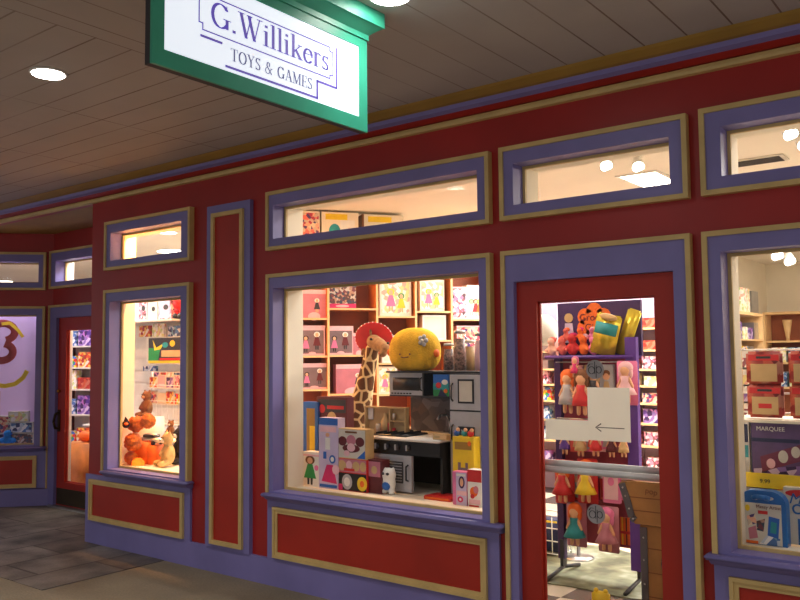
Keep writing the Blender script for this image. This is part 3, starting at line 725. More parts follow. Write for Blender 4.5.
M['pinkb'] = mat('dusky_pink', (196, 120, 138), .4); M['silver2'] = mat('smoky_window', (130, 110, 116), .25)
ITEMS = [
 (.17, 2.003, .24, .285, 'pink', 'pink windowed doll box standing highest at the left end of the shelving'),
 (.15, 1.63, .26, .30, 'dolls', 'smoky windowed box of small dolls on the left column, middle shelf'),
 (.17, 1.30, .30, .255, 'dolls', 'wider doll box on the left column below the middle shelf, behind the toys'),
 (.46, 2.103, .28, .26, 'photo', 'box with a colourful photo front and magenta base, upper second column'),
 (.44, 1.635, .26, .29, 'dolls', 'pink edged doll box left in the second column beside the giraffe'),
 (.63, 1.635, .13, .22, 'pink', 'small pink box half hidden left of the giraffe hat'),
 (.57, 1.25, .36, .29, 'pink', 'large pink windowed doll box with round emblem left of the giraffe neck'),
 (1.02, 2.027, .34, .40, 'cream', 'large bright cream box with a busy fairy print, upper third column'),
 (1.02, 1.55, .30, .28, 'blank', 'white box behind the yellow plush, third column'),
 (.93, 1.235, .20, .28, 'cream', 'cream printed box just right of the giraffe neck'),
 (1.42, 2.08, .27, .33, 'cream', 'white box with a small cream picture, upper fourth column'),
 (1.44, 1.78, .26, .26, 'blank', 'plain glaring white box above the yellow plush'),
 (1.72, 2.0, .18, .34, 'pinkdoll', 'tall pale pink speckled pack, upper right column of the shelving'),
 (1.90, 2.0, .18, .36, 'trio', 'box showing three little princess figures at the upper right of the shelving'),
 (1.84, 1.65, .30, .28, 'kids', 'busy multicoloured box in the right column behind the jars'),
 (2.28, 2.0, .30, .34, 'cream', 'box at the right-hand end column of the shelving'),
]
for it in ITEMS: doll_box(*it)
# boxes lying on top of the shelving, seen through the transom
for u, w, h, st, lb in ((.13, .20, .40, 'kids', 'grey printed carton at the left on top of the shelving'), (.44, .38, .40, 'cream', 'cream carton with blue and orange print on top of the shelving'), (.90, .42, .39, 'cream', 'cream carton with yellow print, right one on top of the shelving')):
    w_, d_ = w, .22
    carton('storage_carton', lb, 'box', sp(u, .04, TOPZ+.02), (w_, d_, h), 'cream', [('r', .05, .1, .95, .95, 'tan' if st == 'kids' else 'cream'), ('d', .35, .5, .16, .2, 'teal'), ('r', .5, .3, .9, .8, 'white'), ('r', .1, .8, .7, .95, 'yellow'), ('d', .75, .5, .08, .1, 'orange')] if st != 'kids' else [('r', .05, .05, .95, .95, 'kids')], SRZ, 'cartons on top of the shelving')

# ------------------------------------------------------------------ toy kitchen on the display deck
kt = thing('toy_kitchen', 'grey and black wooden play kitchen with microwave, oven and fridge in the window', 'toy kitchen', (0, 0, 0))
def kp(mb, name, parent=None): return mb.build(name, parent or kt)
KY = 0.62; KB = 0.98
xm0 = at(391, 375, KY+.1).x; xm1 = at(427, 375, KY+.1).x; xn1 = at(452.5, 375, KY).x; xf1 = xn1+.36; KT = 1.497
xc0 = at(370, 440, .45).x; cz = 1.045
mb = MB(); mb.box((xm0, KB-.01, DK), (xf1, KB+.01, KT), 'black'); mb.box((xn1-.012, KY-.02, DK), (xn1, KB, KT), 'black'); mb.box((xm0-.01, KY+.05, KT), (xf1, KB, KT+.012), 'black'); kp(mb, 'back_board')
mb = MB(); mb.box((xm0, KY+.08, KT-.165), (xm1, KB, KT), 'grey'); mw_ = kp(mb, 'microwave')
mb = MB(); yy = KY+.08; mb.rbox((xm0+.035, yy-.008, KT-.13), (xm1-.05, yy, KT-.035), 'black', .004); kp(mb, 'microwave_window', mw_)
mb = MB(); mb.path([(xm1-.035, yy, KT-.13), (xm1-.035, yy-.02, KT-.12), (xm1-.035, yy-.02, KT-.045), (xm1-.035, yy, KT-.035)], .005, 'black'); kp(mb, 'handle', mw_)
mb = MB()
for i in range(7): mb.box((xm0+.02+i*.028, yy-.003, KT-.158), (xm0+.038+i*.028, yy, KT-.148), 'black')
kp(mb, 'button_row', mw_)
mb = MB(); mb.box((xm1, KY+.02, KT-.18), (xn1-.012, KB-.01, KT-.165), 'black'); mb.box((xm1, KY+.04, KT-.18), (xm1+.012, KB-.01, KT), 'black'); mb.box((xm0, KY+.08, KT-.175), (xm1, KB, KT-.165), 'dark'); kp(mb, 'shelf_niche')
m_splash = pmat('backsplash_tiles', [(70,68,74),(96,94,100),(120,118,126),(84,74,74),(60,58,64)], 14)
mb = MB(); mb.box((xm0, KB-.016, cz), (xn1-.012, KB-.01, KT-.18), m_splash); kp(mb, 'backsplash')
mb = MB(); mb.rbox((xc0-.02, .45, cz-.022), (xn1-.012, KB-.01, cz), 'white', .005); kp(mb, 'worktop')
mb = MB()
hx = at(392, 434, .6).x
mb.rbox((hx-.10, .50, cz), (hx+.20, .78, cz+.012), 'black', .004)
for i in range(4): mb.box((hx-.08+i*.07, .51, cz+.012), (hx-.07+i*.07, .77, cz+.026), 'black')
kp(mb, 'hob_grate')
mb = MB(); fx = at(446, 425, .85).x; mb.path([(fx, .9, cz), (fx, .9, cz+.10), (fx-.01, .87, cz+.14), (fx-.03, .82, cz+.14), (fx-.035, .79, cz+.11)], .009, 'silver', 10); kp(mb, 'tap')
mb = MB(); mb.box((xc0, .47, cz-.12), (xn1-.012, .50, cz-.022), 'black'); mb.box((xc0, .5, DK), (xc0+.012, KB, cz-.022), 'black'); mb.box((xn1-.03, .5, DK), (xn1-.012, KB, cz-.022), 'black'); mb.box((xc0, KB-.03, DK), (xn1, KB-.012, cz-.022), 'black'); kp(mb, 'front_panel')
for i, px in enumerate((377, 387, 397, 408)):
    q = at(px, 447, .47); mb = MB(); mb.cyl((q.x, .47, cz-.068), (q.x, .455, cz-.068), .022, 'dark', 18); mb.box((q.x-.004, .445, cz-.088), (q.x+.004, .457, cz-.048), 'grey'); kp(mb, 'knob')
xo1 = at(412, 480, .48).x
mb = MB(); mb.box((xc0+.012, .475, DK+.012), (xo1, .50, cz-.125), 'grey'); od = kp(mb, 'oven_door')
mb = MB(); mb.rbox((xc0+.05, .468, DK+.07), (xo1-.07, .475, cz-.17), 'dark', .004)
for i in range(9): mb.box((xc0+.06, .466, DK+.085+i*.02), (xo1-.08, .468, DK+.09+i*.02), 'grey')
kp(mb, 'oven_window', od)
mb = MB(); mb.path([(xo1-.03, .475, DK+.09), (xo1-.03, .45, DK+.10), (xo1-.03, .45, DK+.19), (xo1-.03, .475, DK+.20)], .006, 'black'); kp(mb, 'handle', od)
# fridge
mb = MB(); mb.box((xn1, KY-.02, DK), (xf1, KB, KT), 'black'); kp(mb, 'fridge_body')
zs = at(460, 411, KY-.04).z
for z0, z1, nm in ((zs+.008, KT-.008, 'freezer_door'), (DK+.02, zs-.004, 'fridge_door')):
    mb = MB(); mb.box((xn1+.006, KY-.045, z0), (xf1-.006, KY-.02, z1), 'grey'); dr = kp(mb, nm)
    mb = MB(); hz = (z0+.06, z1-.06) if nm == 'freezer_door' else (z1-.20, z1-.09)
    mb.path([(xn1+.03, KY-.045, hz[0]), (xn1+.03, KY-.065, hz[0]+.015), (xn1+.03, KY-.065, hz[1]-.015), (xn1+.03, KY-.045, hz[1])], .006, 'black'); kp(mb, 'handle', dr)
    if nm == 'freezer_door':
        mb = MB(); mb.box((xn1+.075, KY-.050, z0+.045), (xn1+.205, KY-.045, z1-.03), 'black'); mb.box((xn1+.088, KY-.052, z0+.058), (xn1+.192, KY-.050, z1-.043), 'offwhite'); kp(mb, 'message_board', dr)
    else:
        mb = MB(); mb.box((xn1+.075, KY-.052, z1-.26), (xn1+.205, KY-.045, z1-.10), 'black'); mb.box((xn1+.09, KY-.053, z1-.24), (xn1+.19, KY-.052, z1-.15), 'dark')
        for i in range(3): mb.disc(xn1+.105+i*.035, z1-.125, .006, KY-.055, KY-.052, 'grey', 10)
        kp(mb, 'ice_dispenser', dr)

# yellow plush on the kitchen top
q = at(415, 373, .80); zt_ = KT+.012
t = thing('plush_cushion', 'large round yellow plush with a flat base sitting on top of the toy kitchen', 'plush toy', (q.x, .80, zt_))
M['yplush'] = mat('yellow_plush', (230, 180, 44), .95, var=.16, scale=7, bump=.6)
mb = MB(); bm2 = bmesh.new(); bmesh.ops.create_uvsphere(bm2, u_segments=40, v_segments=28, radius=1)
def sq(v, e): return math.copysign(abs(v)**e, v)
for v in bm2.verts:
    zz_ = v.co.z; v.co = Vector((sq(v.co.x, .82)*.222, sq(v.co.y, .9)*.12, max(0.0, .135+sq(zz_, .85)*(.19 if zz_ > 0 else .15))))
mb.merge(bm2, 'yplush', True)
fuse(mb.build('body', t), .010)
mb = MB(); mb.ball((-.222, -.02, .14), (.016, .03, .03), 'orange'); mb.build('cheek', t)
mb = MB(); mb.ball((.222, -.03, .13), (.018, .03, .03), 'orange'); mb.build('cheek', t)
mb = MB()
for i in range(5): mb.ball((.15+.028*math.cos(i*1.256), -.10, .225+.028*math.sin(i*1.256)), (.018, .012, .018), 'silver3' if 0 else 'grey')
mb.ball((.15, -.112, .225), .012, 'white'); mb.build('flower', t)
mb = MB()
mb.ball((-.04, -.132, .125), (.008, .006, .008), 'brown', 10); mb.ball((.05, -.13, .125), (.008, .006, .008), 'brown', 10)
mb.path([(-.03, -.133, .105), (.0, -.137, .10), (.04, -.133, .105)], .004, 'brown'); mb.build('face', t)

# jars and figures on top of the fridge side
for px, Y, h, r, k, lb in ((449, .80, .20, .045, 'mixed', 'clear jar of dark mixed trinkets just right of the yellow plush'), (460, .72, .29, .052, 'mixed', 'tall clear canister of silver figures on the toy kitchen'), (470, .86, .22, .045, 'tan', 'short clear jar of pale sweets on the toy kitchen'), (481, .74, .27, .05, 'palepink', 'clear canister with pink and green contents at the right edge of the display')):
    q = at(px, 370, Y); t = thing('clear_jar', lb, 'jar', (q.x, Y, zt_), 0, 'clear jars on the toy kitchen')
    mb = MB(); mb.lathe([(r*.86, .005), (r*.88, h*.45), (r*.7, h*.8)], k, 16); mb.build('contents', t)
    mb = MB(); mb.lathe([(r, 0), (r, h*.85), (r*.8, h*.92)], M['clear'], 20); mb.build('jar_wall', t)
    mb = MB(); mb.lathe([(r*.82, h*.92), (r*.82, h), (r*.3, h*1.02)], 'silver' if r > .047 else 'offwhite', 20); mb.build('lid', t)
# picture box in the niche
q = at(442, 401, KY+.06); carton('picture_box', 'blue and green picture box in the dark niche beside the microwave', 'box', (q.x, KY+.05, KT-.165), (.135, .05, .155), 'blue', [('r', 0, .55, 1, 1, 'blue'), ('r', 0, 0, 1, .3, 'tgreen'), ('r', 0, .3, 1, .6, 'teal'), ('d', .35, .5, .18, .14, 'redt'), ('d', .75, .65, .2, .12, 'white'), ('t', [(.3, .0), (.9, .0), (.5, .35)], 'navy'), ('d', .8, .25, .12, .1, 'orange')])

# ---- giraffe
def giraffe_mat():
    m = bpy.data.materials.new('giraffe_fur'); m.use_nodes = True; nt = m.node_tree; b = nt.nodes['Principled BSDF']
    tc = nt.nodes.new('ShaderNodeTexCoord'); v = nt.nodes.new('ShaderNodeTexVoronoi'); v.feature = 'DISTANCE_TO_EDGE'; v.inputs['Scale'].default_value = 11.5
    rp = nt.nodes.new('ShaderNodeValToRGB'); rp.color_ramp.elements[0].position = .07; rp.color_ramp.elements[1].position = .13
    rp.color_ramp.elements[0].color = lin((222, 194, 144)); rp.color_ramp.elements[1].color = lin((98, 60, 28))
    nt.links.new(tc.outputs['Object'], v.inputs['Vector']); nt.links.new(v.outputs['Distance'], rp.inputs['Fac']); nt.links.new(rp.outputs['Color'], b.inputs['Base Color'])
    b.inputs['Roughness'].default_value = .95
    return m
MG = giraffe_mat(); M['gface'] = mat('giraffe_face_fur', (164, 124, 84), .95, var=.15, scale=30, bump=.5)
def chain(mb, pts, k, n=14):
    for (p, r), (q, r2) in zip(pts[:-1], pts[1:]): mb.cyl(p, q, r, k, n, r2=r2)
    for p, r in pts: mb.ball(p, r, k, n)
GY = 0.98
def gp(px, py, dy=0.0):
    v = at(px, py, GY+dy); return v
g0 = gp(352, 470); t = thing('giraffe_plush', 'tall plush giraffe with brown patches and a red hat standing behind the boxed toys', 'plush toy', (g0.x, GY, DK))
def gl(px, py, dy=0.0): return gp(px, py, dy) - Vector((g0.x, GY, DK))
hx0 = gl(374, 344); nb = gl(361, 418)
mb = MB()
chain(mb, [(gl(350, 440), .130), (gl(356, 426), .118), (gl(361, 405), .092), (gl(365, 385), .075), (gl(369, 365), .063), (gl(372, 350), .056)], MG)
b0 = gl(352, 440); bb = b0 + Vector((-.06, .20, -.05))
chain(mb, [(b0, .115), (b0+Vector((-.03, .10, -.03)), .13), (bb, .12)], MG)
for (sx_, base) in ((-.05, b0), (.05, b0), (-.05, bb), (.05, bb)):
    a = base + Vector((sx_, -.01, -.04)); chain(mb, [(a, .055), (Vector((a.x, a.y, .20)), .034), (Vector((a.x, a.y-.01, .03)), .036)], MG)
tl = bb + Vector((-.03, .11, .03)); chain(mb, [(tl, .02), (tl+Vector((0, .03, -.18)), .012)], MG)
fuse(mb.build('body', t), .012)
mb = MB(); h0 = gl(374, 342); h1 = gl(386, 349, -.10); h2 = gl(384, 356, -.12)
chain(mb, [(h0, .062), ((h0+h1)/2+Vector((0, 0, .002)), .055), (h1, .038)], 'gface'); mb.ball(h2+Vector((-.01, 0, .02)), .032, 'gface')
fuse(mb.build('head', t), .010)
for s_ in (0, 1):
    e_ = gl(363 if not s_ else 388, 352 if not s_ else 340, .01 if not s_ else .03)
    if not s_:
        mb = MB(); mb.ball(e_, (.018, .012, .034), 'gface', 12, Euler((0, R(20), 0))); mb.ball(e_+Vector((0, -.009, 0)), (.010, .006, .022), 'brown', 10); mb.build('ear', t)
for dd in (gl(371, 339, -.075), gl(388, 343, -.075)):
    mb = MB(); mb.ball(dd, .011, 'black', 12); mb.build('eye', t)
for px in (364, 371):
    mb = MB(); a = gl(px, 336); mb.cyl(a, a+Vector((-.008, 0, .07)), .010, 'gface'); mb.ball(a+Vector((-.008, 0, .075)), .016, 'brown'); mb.build('horn', t)
# hat (part of the toy's outfit): wide red brim with crown, tipped back
hm = bmesh.new()
mb = MB(); mb.lathe([(.150, .000), (.156, .006), (.150, .014), (.085, .012), (.080, .06), (.06, .085), (.01, .092)], 'redt', 32)
hat = mb.build('hat', t); hat.location = gl(374, 339, .045); hat.rotation_euler = Vector((-.46, .72, .52)).to_track_quat('Z', 'Y').to_euler()
mb = MB()
for i in range(28):
    a = 2*math.pi*i/28; mb.ball((.153*math.cos(a), .153*math.sin(a), .008), .006, 'white', 6)
bt = mb.build('brim_beading', hat); bt['kind'] = 'stuff'

# ---- front row of boxed toys on the deck
def fr(px0, px1, pyt, pyb, Y, name, lb, cat, body, art, d=.10, z0=None, rz=0.0, window=None, side=None, group=None):
    a = at(px0, pyb, Y); b = at(px1, pyb, Y); tp = at((px0+px1)/2, pyt, Y); z = DK if z0 is None else z0
    return carton(name, lb, cat, ((a.x+b.x)/2, Y, z), (b.x-a.x, d, tp.z-z), body, art, rz, group, 0, window, side)
fr(303, 319, 452, 494, .34, 'doll_box', 'white box with a boy doll in a green shirt at the left of the display', 'doll box', 'white', fig(.45, .05, .85, .5, 'brown', 'skin', 'tgreen', 'dark')+[('d', .85, .55, .12, .08, 'pink'), ('r', .0, .88, 1, .93, 'palepink')], .08)
fr(303, 318, 402, 453, .50, 'game_box', 'tall blue box with an ochre window behind the boy doll box', 'toy box', 'blue', [('r', .25, .12, .8, .92, 'ochre'), ('r', .45, .12, .8, .7, 'yellow')], .07, DK+.0)
fr(319, 338, 418, 493, .33, 'doll_box', 'tall white and blue doll box with a pink gown, front row', 'doll box', 'lilac', [('r', 0, .9, 1, 1, 'blue'), ('r', .08, .8, .92, .88, 'palepink'), ('t', [(.42, .34), (.75, .34), (.95, .08), (.15, .10)], 'hot'), ('r', .35, .55, .6, .72, 'white'), ('d', .47, .76, .1, .03, 'skin'), ('d', .72, .42, .16, .06, 'blue'), ('d', .72, .42, .09, .035, 'white'), ('r', .25, .42, .4, .52, 'blue'), ('d', .9, .28, .18, .07, 'palepink'), ('r', .05, .02, .95, .06, 'blue')], .08)
fr(317, 347, 397, 421, .52, 'doll_box', 'dark red picture box with a blond figure, raised at the back of the boxed toys', 'doll box', 'maroon', [('r', .04, .82, .96, .97, 'dark'), ('d', .18, .86, .1, .05, 'redt'), ('r', .35, .86, .9, .9, 'redt'), ('d', .5, .74, .16, .09, 'tan'), ('t', [(.25, .55), (.75, .55), (.62, .75), (.38, .75)], 'tan'), ('d', .15, .66, .1, .06, 'navy'), ('d', .85, .7, .1, .06, 'brown')], .08)
fr(337, 367, 459, 496, .34, 'tea_set_box', 'red box with a clear front showing toy sweets and a yellow lollipop', 'toy box', 'redt', [('r', .02, .02, .98, .55, 'black'), ('r', .02, .58, .98, .98, 'pinkb'), ('d', .18, .78, .14, .16, 'tan'), ('d', .42, .8, .1, .14, 'palepink'), ('d', .65, .78, .12, .15, 'tan'), ('d', .88, .78, .1, .15, 'tan'), ('r', .25, .62, .6, .7, 'redt'), ('d', .35, .28, .17, .24, 'grey'), ('d', .35, .28, .1, .14, 'white'), ('d', .85, .26, .16, .22, 'yellow'), ('d', .85, .26, .07, .1, 'orange'), ('r', .02, .02, .2, .2, 'hot')], .10)
zz = at(352, 459, .34).z
fr(337, 366, 429, 459, .34, 'tea_set_box', 'cream box with a play tea set of plum cups stacked on the red sweets box', 'toy box', 'tan', [('r', .03, .03, .97, .97, 'offwhite'), ('d', .2, .58, .15, .16, 'maroon'), ('d', .8, .58, .15, .16, 'maroon'), ('d', .5, .62, .16, .18, 'pinkb'), ('d', .5, .35, .3, .14, 'maroon'), ('d', .5, .38, .14, .14, 'palepink'), ('d', .35, .18, .1, .1, 'palepink'), ('t', [(.7, .03), (.97, .03), (.97, .3)], 'blue'), ('r', .3, .86, .7, .92, 'brown')], .09, zz)
fr(367, 382, 460, 497, .36, 'toy_box', 'narrow dark red box standing right beside the clear-front sweets box', 'toy box', 'maroon', [('r', .1, .5, .9, .95, 'pinkb'), ('d', .5, .7, .2, .12, 'tan'), ('r', .1, .1, .9, .3, 'maroon')], .09)
# white hooded critter figure
q = at(389, 500, .40); t = thing('toy_figure', 'white and blue moulded critter figure standing before the oven door', 'toy', (q.x, .40, DK))
mb = MB(); mb.ball((0, 0, .075), (.056, .04, .065), 'white', 18); mb.ball((0, 0, .135), (.058, .045, .05), 'white', 18); mb.ball((-.035, -.01, .02), (.024, .03, .022), 'white'); mb.ball((.035, -.01, .02), (.024, .03, .022), 'white'); mb.ball((-.04, 0, .17), (.015, .012, .022), 'white'); mb.ball((.04, 0, .17), (.015, .012, .022), 'white')
fuse(mb.build('body', t), .008)
mb = MB(); mb.ball((0, -.03, .06), (.035, .022, .03), 'blue', 14); mb.build('belly_patch', t)
mb = MB(); mb.ball((-.02, -.04, .145), (.014, .008, .010), 'dark', 10); mb.ball((.02, -.04, .145), (.014, .008, .010), 'dark', 10); mb.build('eyes', t)
# clear tea set display on the worktop
q = at(383, 431, .60); w_ = at(404, 431, .60).x-at(363, 431, .60).x
t = thing('play_food_box', 'open wooden box of clear plastic bottles and cups on the play kitchen worktop', 'toy box', (q.x, .62, cz))
mb = MB(); ring(mb, -w_/2, w_/2, 0, .20, .010, 0, .05, 'tan'); mb.box((-w_/2, .045, 0), (w_/2, .05, .20), 'tan'); mb.box((.04, .0, .01), (.048, .045, .19), 'tan'); mb.box((.048, 0, .095), (w_/2-.01, .045, .101), 'tan'); mb.build('tray', t)
mb = MB(); mb.box((-w_/2+.012, .03, .1), (-w_/2+.06, .034, .185), 'white'); mb.build('label_card', t)
mb = MB(); mb.lathe([(.028, 0), (.034, .05), (.030, .09), (.012, .12), (.012, .14)], 'tgreen2' if 0 else 'tan', 14, (-.01, .022, .012)); mb.build('bottle', t)
mb = MB(); mb.lathe([(.02, 0), (.024, .05), (.02, .06)], 'offwhite', 14, (-.075, .022, .012)); mb.build('cup', t)
mb = MB(); mb.lathe([(.009, 0), (.009, .06), (.004, .07)], 'redt', 10, (.03, .012, .012)); mb.lathe([(.012, 0), (.014, .03), (.01, .035)], 'redt', 10, (.072, .02, .012)); mb.lathe([(.012, 0), (.016, .04), (.01, .05)], 'silver', 10, (.075, .02, .104)); mb.build('small_bottle', t)
q = at(441, 441, .50); carton('toy_block', 'small pale wooden box at the front edge of the worktop', 'toy', (q.x, .485, cz), (.115, .05, .04), 'tan', [('r', .05, .15, .95, .85, 'maple'), ('r', .1, .3, .5, .7, 'tan')])
# red lidded box, right group
fr(424, 450, 497, 506, .38, 'toy_box', 'flat orange-red box lying on the deck under the worktop', 'toy box', 'redt', [('r', .05, .2, .95, .8, 'orange')], .16)
fr(453, 467, 472, 510, .30, 'doll_box', 'lilac doll box with a pink side at the right of the display', 'doll box', 'pink', [('r', .25, .02, 1, .98, 'lilac'), ('d', .65, .70, .22, .18, 'darkpurple'), ('d', .65, .70, .12, .12, 'skin'), ('r', .3, .32, 1, .45, 'palepink'), ('d', .55, .2, .2, .09, 'hot'), ('d', .55, .2, .08, .04, 'white'), ('r', .3, .88, .9, .94, 'white')], .07)
fr(468, 482, 470, 513, .30, 'doll_box', 'white and red box at the far right corner of the display', 'doll box', 'white', [('r', 0, .68, 1, 1, 'redt'), ('d', .45, .42, .28, .13, 'orange'), ('d', .6, .48, .18, .1, 'pinkb'), ('r', .1, .1, .9, .22, 'palepink'), ('d', .35, .3, .15, .06, 'redt'), ('r', .1, .03, .8, .07, 'redt')], .07)
fr(453, 474, 437, 472, .46, 'toy_box', 'bright yellow box with a grey castle window behind the doll boxes', 'toy box', 'yellow', [('r', .1, .80, .9, .92, 'ochre'), ('r', .25, .0, .72, .52, 'silver2'), ('r', .25, .45, .38, .60, 'silver2'), ('r', .6, .45, .72, .60, 'silver2'), ('r', .35, .1, .62, .4, 'photo'), ('d', .8, .9, .08, .04, 'orange')], .08)
q = at(462, 437, .47)
for i, (dx_, k) in enumerate(((-.06, 'blue'), (.0, 'teal'), (.05, 'redt'))):
    mb = MB(); mb.ball((0, 0, .022), (.024, .02, .022), k, 12); mb.ball((.012, -.004, .045), .014, 'skin', 10)
    o = mb.build('toy_figure', None, (q.x+dx_, .50, q.z)); tag(o, '%s small character figure sitting on top of the yellow box' % ('blue', 'teal', 'red')[i], 'toy', 'little figures on the yellow box')
# small lamp or candle figure left
q = at(300, 488, .34); mb = MB(); mb.lathe([(.016, 0), (.014, .01), (.012, .075), (.004, .09)], 'pinkb', 12); mb.ball((0, 0, .1), .010, 'white', 10)
tag(mb.build('toy_wand', None, (q.x+.01, .31, DK+.005)), 'small pink wand with white tip standing at the left corner of the display', 'toy')

# ------------------------------------------------------------------ narrow window display
SWY = 1.8
sw = thing('slatwall', 'white slatted display wall with shelves behind the narrow window', 'slatwall', (-7.2, SWY, 0))
mb = MB(); mb.box((-2.1, 0, 0), (-.3, .04, 2.6), 'white')
for i in range(17): mb.box((-2.1, -.012, .14*i+.08), (-.3, 0, .14*i+.19), 'white')
mb.build('panel', sw)
zsh = at(155, 320.5, SWY-.15).z
mb = MB(); mb.box((-2.05, -.30, zsh-.02), (-.35, -.012, zsh), 'white'); mb.build('shelf', sw)
zs2 = at(160, 440, SWY-.2).z
mb = MB(); mb.box((-2.05, -.34, .80), (-.35, -.012, .82), 'white'); mb.build('shelf', sw)
for px0, px1, pt, art, lb in ((138, 147, 294, ('pinkdoll', 'palepink'), 'pink blister pack at the left of the top shelf in the narrow window'), (148, 157, 296, ('cream', 'white'), 'white blister pack on the top shelf in the narrow window'), (158, 171, 293, ('lilac', 'pinkdoll'), 'wide pale lilac pack beside the red figure on the top shelf')):
    a = at(px0, 320, SWY-.25); b = at(px1, 320, SWY-.25); h_ = at(px0, pt, SWY-.25).z-zsh
    carton('blister_pack', lb, 'toy package', ((a.x+b.x)/2, SWY-.25, zsh), (b.x-a.x-.004, .05, h_), art[1], [('r', .1, .05, .9, .75, art[0]), ('r', .1, .8, .9, .95, 'white'), ('d', .6, .45, .2, .1, 'dark')], 0, 'packs on the top shelf')
q = at(178, 320, SWY-.22); t = thing('santa_figure', 'red suited doll with black boots on the top shelf of the narrow window', 'doll', (q.x, SWY-.20, zsh))
mb = MB(); chain(mb, [((0, 0, .30), .055), ((0, 0, .20), .075), ((0, 0, .16), .075)], 'redt'); chain(mb, [((-.04, 0, .16), .035), ((-.045, 0, .06), .03)], 'redt'); chain(mb, [((.04, 0, .16), .035), ((.045, 0, .06), .03)], 'redt'); chain(mb, [((-.05, 0, .30), .03), ((-.11, -.01, .22), .025)], 'redt'); chain(mb, [((.05, 0, .30), .03), ((.11, -.01, .22), .025)], 'redt'); fuse(mb.build('body', t), .012)
mb = MB(); mb.ball((0, 0, .38), .045, 'skin'); mb.ball((0, -.02, .355), (.042, .03, .035), 'white'); mb.build('head', t)
mb = MB(); mb.cyl((0, 0, .40), (.03, 0, .48), .045, 'redt', 14, r2=.01); mb.ball((.032, 0, .485), .014, 'white'); mb.build('hat', t)
for s_ in (-1, 1): mb = MB(); mb.rbox((s_*.045-.03, -.05, 0), (s_*.045+.03, .03, .06), 'black', .012); mb.build('boot', t)
# game box hanging tilted, and book rack
a = at(141, 352, 1.45); b = at(175, 352, 1.45); z_ = at(158, 364, 1.45).z
zt2 = at(158, 338, 1.45).z
t = thing('game_box', 'dark green and teal game box with a jumping figure hung before the slatwall', 'game box', ((a.x+b.x)/2, SWY-.25, z_))
w_ = (b.x-a.x)*1.06; h_ = (zt2-z_)*1.05
mb = MB(); mb.box((-w_/2, 0, 0), (w_/2, .06, h_), 'offwhite'); mb.build('carton', t)
mb = MB(); fa(mb, w_, h_, 0, [('r', .03, .05, .97, .97, 'dark'), ('t', [(.03, .05), (.3, .05), (.36, .55), (.03, .6)], 'tgreen'), ('t', [(.15, .9), (.25, .6), (.45, .75), (.38, .55), (.2, .5)], 'yellow'), ('r', .03, .03, .97, .12, 'yellow'), ('r', .35, .14, .95, .22, 'redt'), ('r', .4, .26, .93, .50, 'tan'), ('d', .7, .75, .07, .12, 'yellow'), ('d', .5, .7, .08, .1, 'teal')]); mb.build('printed_front', t)
mb = MB(); mb.path([(-.2, .06, h_*.8), (-.2, .24, h_*.8)], .006, 'silver'); mb.path([(.2, .06, h_*.8), (.2, .24, h_*.8)], .006, 'silver'); mb.build('hook', t)
# small packs around the game box
for i, (px0, px1, pt, pb, st, lb) in enumerate(((139, 150, 326, 337, 'warm', 'small warm coloured pack above the game box, left'), (152, 164, 324, 337, 'whitebox', 'small cream pack above the game box, centre'), (168, 178, 326, 345, 'cool', 'small blue-grey pack above the game box, right'), (143, 156, 366, 371, 'cool', 'thin pack just under the game box'),)):
    a = at(px0, pb, 1.68); b = at(px1, pb, 1.68); z_ = a.z; h_ = at(px0, pt, 1.68).z-z_
    t = thing('hang_pack', lb, 'toy package', ((a.x+b.x)/2, 1.68, z_), 0, 'small packs hooked on the slatwall')
    mb = MB(); mb.box((-(b.x-a.x)/2, 0, 0), ((b.x-a.x)/2, .03, h_), st); mb.build('card', t)
    mb = MB(); mb.cyl((0, .03, h_*.9), (0, .11, h_*.9), .005, 'silver'); mb.build('hook', t)
# wire rack of books
a = at(146, 416, 1.30); b = at(180, 416, 1.30); rz0 = .66
t = thing('book_rack', 'white wire rack holding rows of picture books in the narrow window', 'rack', ((a.x+b.x)/2, 1.38, DK-.655))
wR = b.x-a.x; ztR = at(160, 372, 1.3).z
mb = MB()
for s_ in (-1, 1): mb.cyl((s_*wR/2, 0, 0), (s_*wR/2, 0, ztR), .008, 'white')
for k in range(7): mb.cyl((-wR/2+wR*k/6, -.02, at(160, 425, 1.3).z), (-wR/2+wR*k/6, -.02, at(160, 405, 1.3).z), .004, 'white')
zr = [at(160, y_, 1.3).z for y_ in (388, 404, 424)]
for z_ in zr: mb.box((-wR/2, -.07, z_-.006), (wR/2, 0, z_), 'white'); mb.cyl((-wR/2, -.07, z_+.03), (wR/2, -.07, z_+.03), .004, 'white')
mb.build('wire_frame', t)
bc = ['warm', 'palepink', 'violetp', 'pinkdoll', 'kids', 'cream', 'warm', 'bright']
bx = (a.x+b.x)/2
cn = ['brown-red', 'pale pink', 'violet', 'pink speckled', 'cream and plum', 'plain cream', 'warm orange', 'multicoloured']
for r_, z_ in enumerate(zr[:2]):
    for c in range(4):
        h_ = .12+.02*((c+r_) % 2); k = bc[(r_*4+c) % 8]
        o = carton('picture_book', '%s picture book, %s tier of wire rack, %s from left' % (cn[(r_*4+c) % 8], ('upper', 'lower')[r_], ('first', 'second', 'third', 'fourth')[c]), 'book', (bx-wR/2+wR*(c+.5)/4, 1.38-.045, z_), (wR/4-.012, .02, h_), 'offwhite', [('r', .05, .05, .95, .95, k)], 0, 'picture books in the wire rack')
for c in range(5):
    carton('picture_book', '%s covered picture book on the top tier of the wire rack' % ('plum', 'orange', 'white', 'blue', 'red')[c], 'book', (bx-wR/2+wR*(c+.5)/5, 1.38+.01, zr[0]+.0), (wR/5-.01, .02, ztR-zr[0]), 'offwhite', [('r', .05, .1, .95, .95, ('violetp', 'warm', 'whitebox', 'cool', 'redpk')[c])], 0, 'picture books in the wire rack')

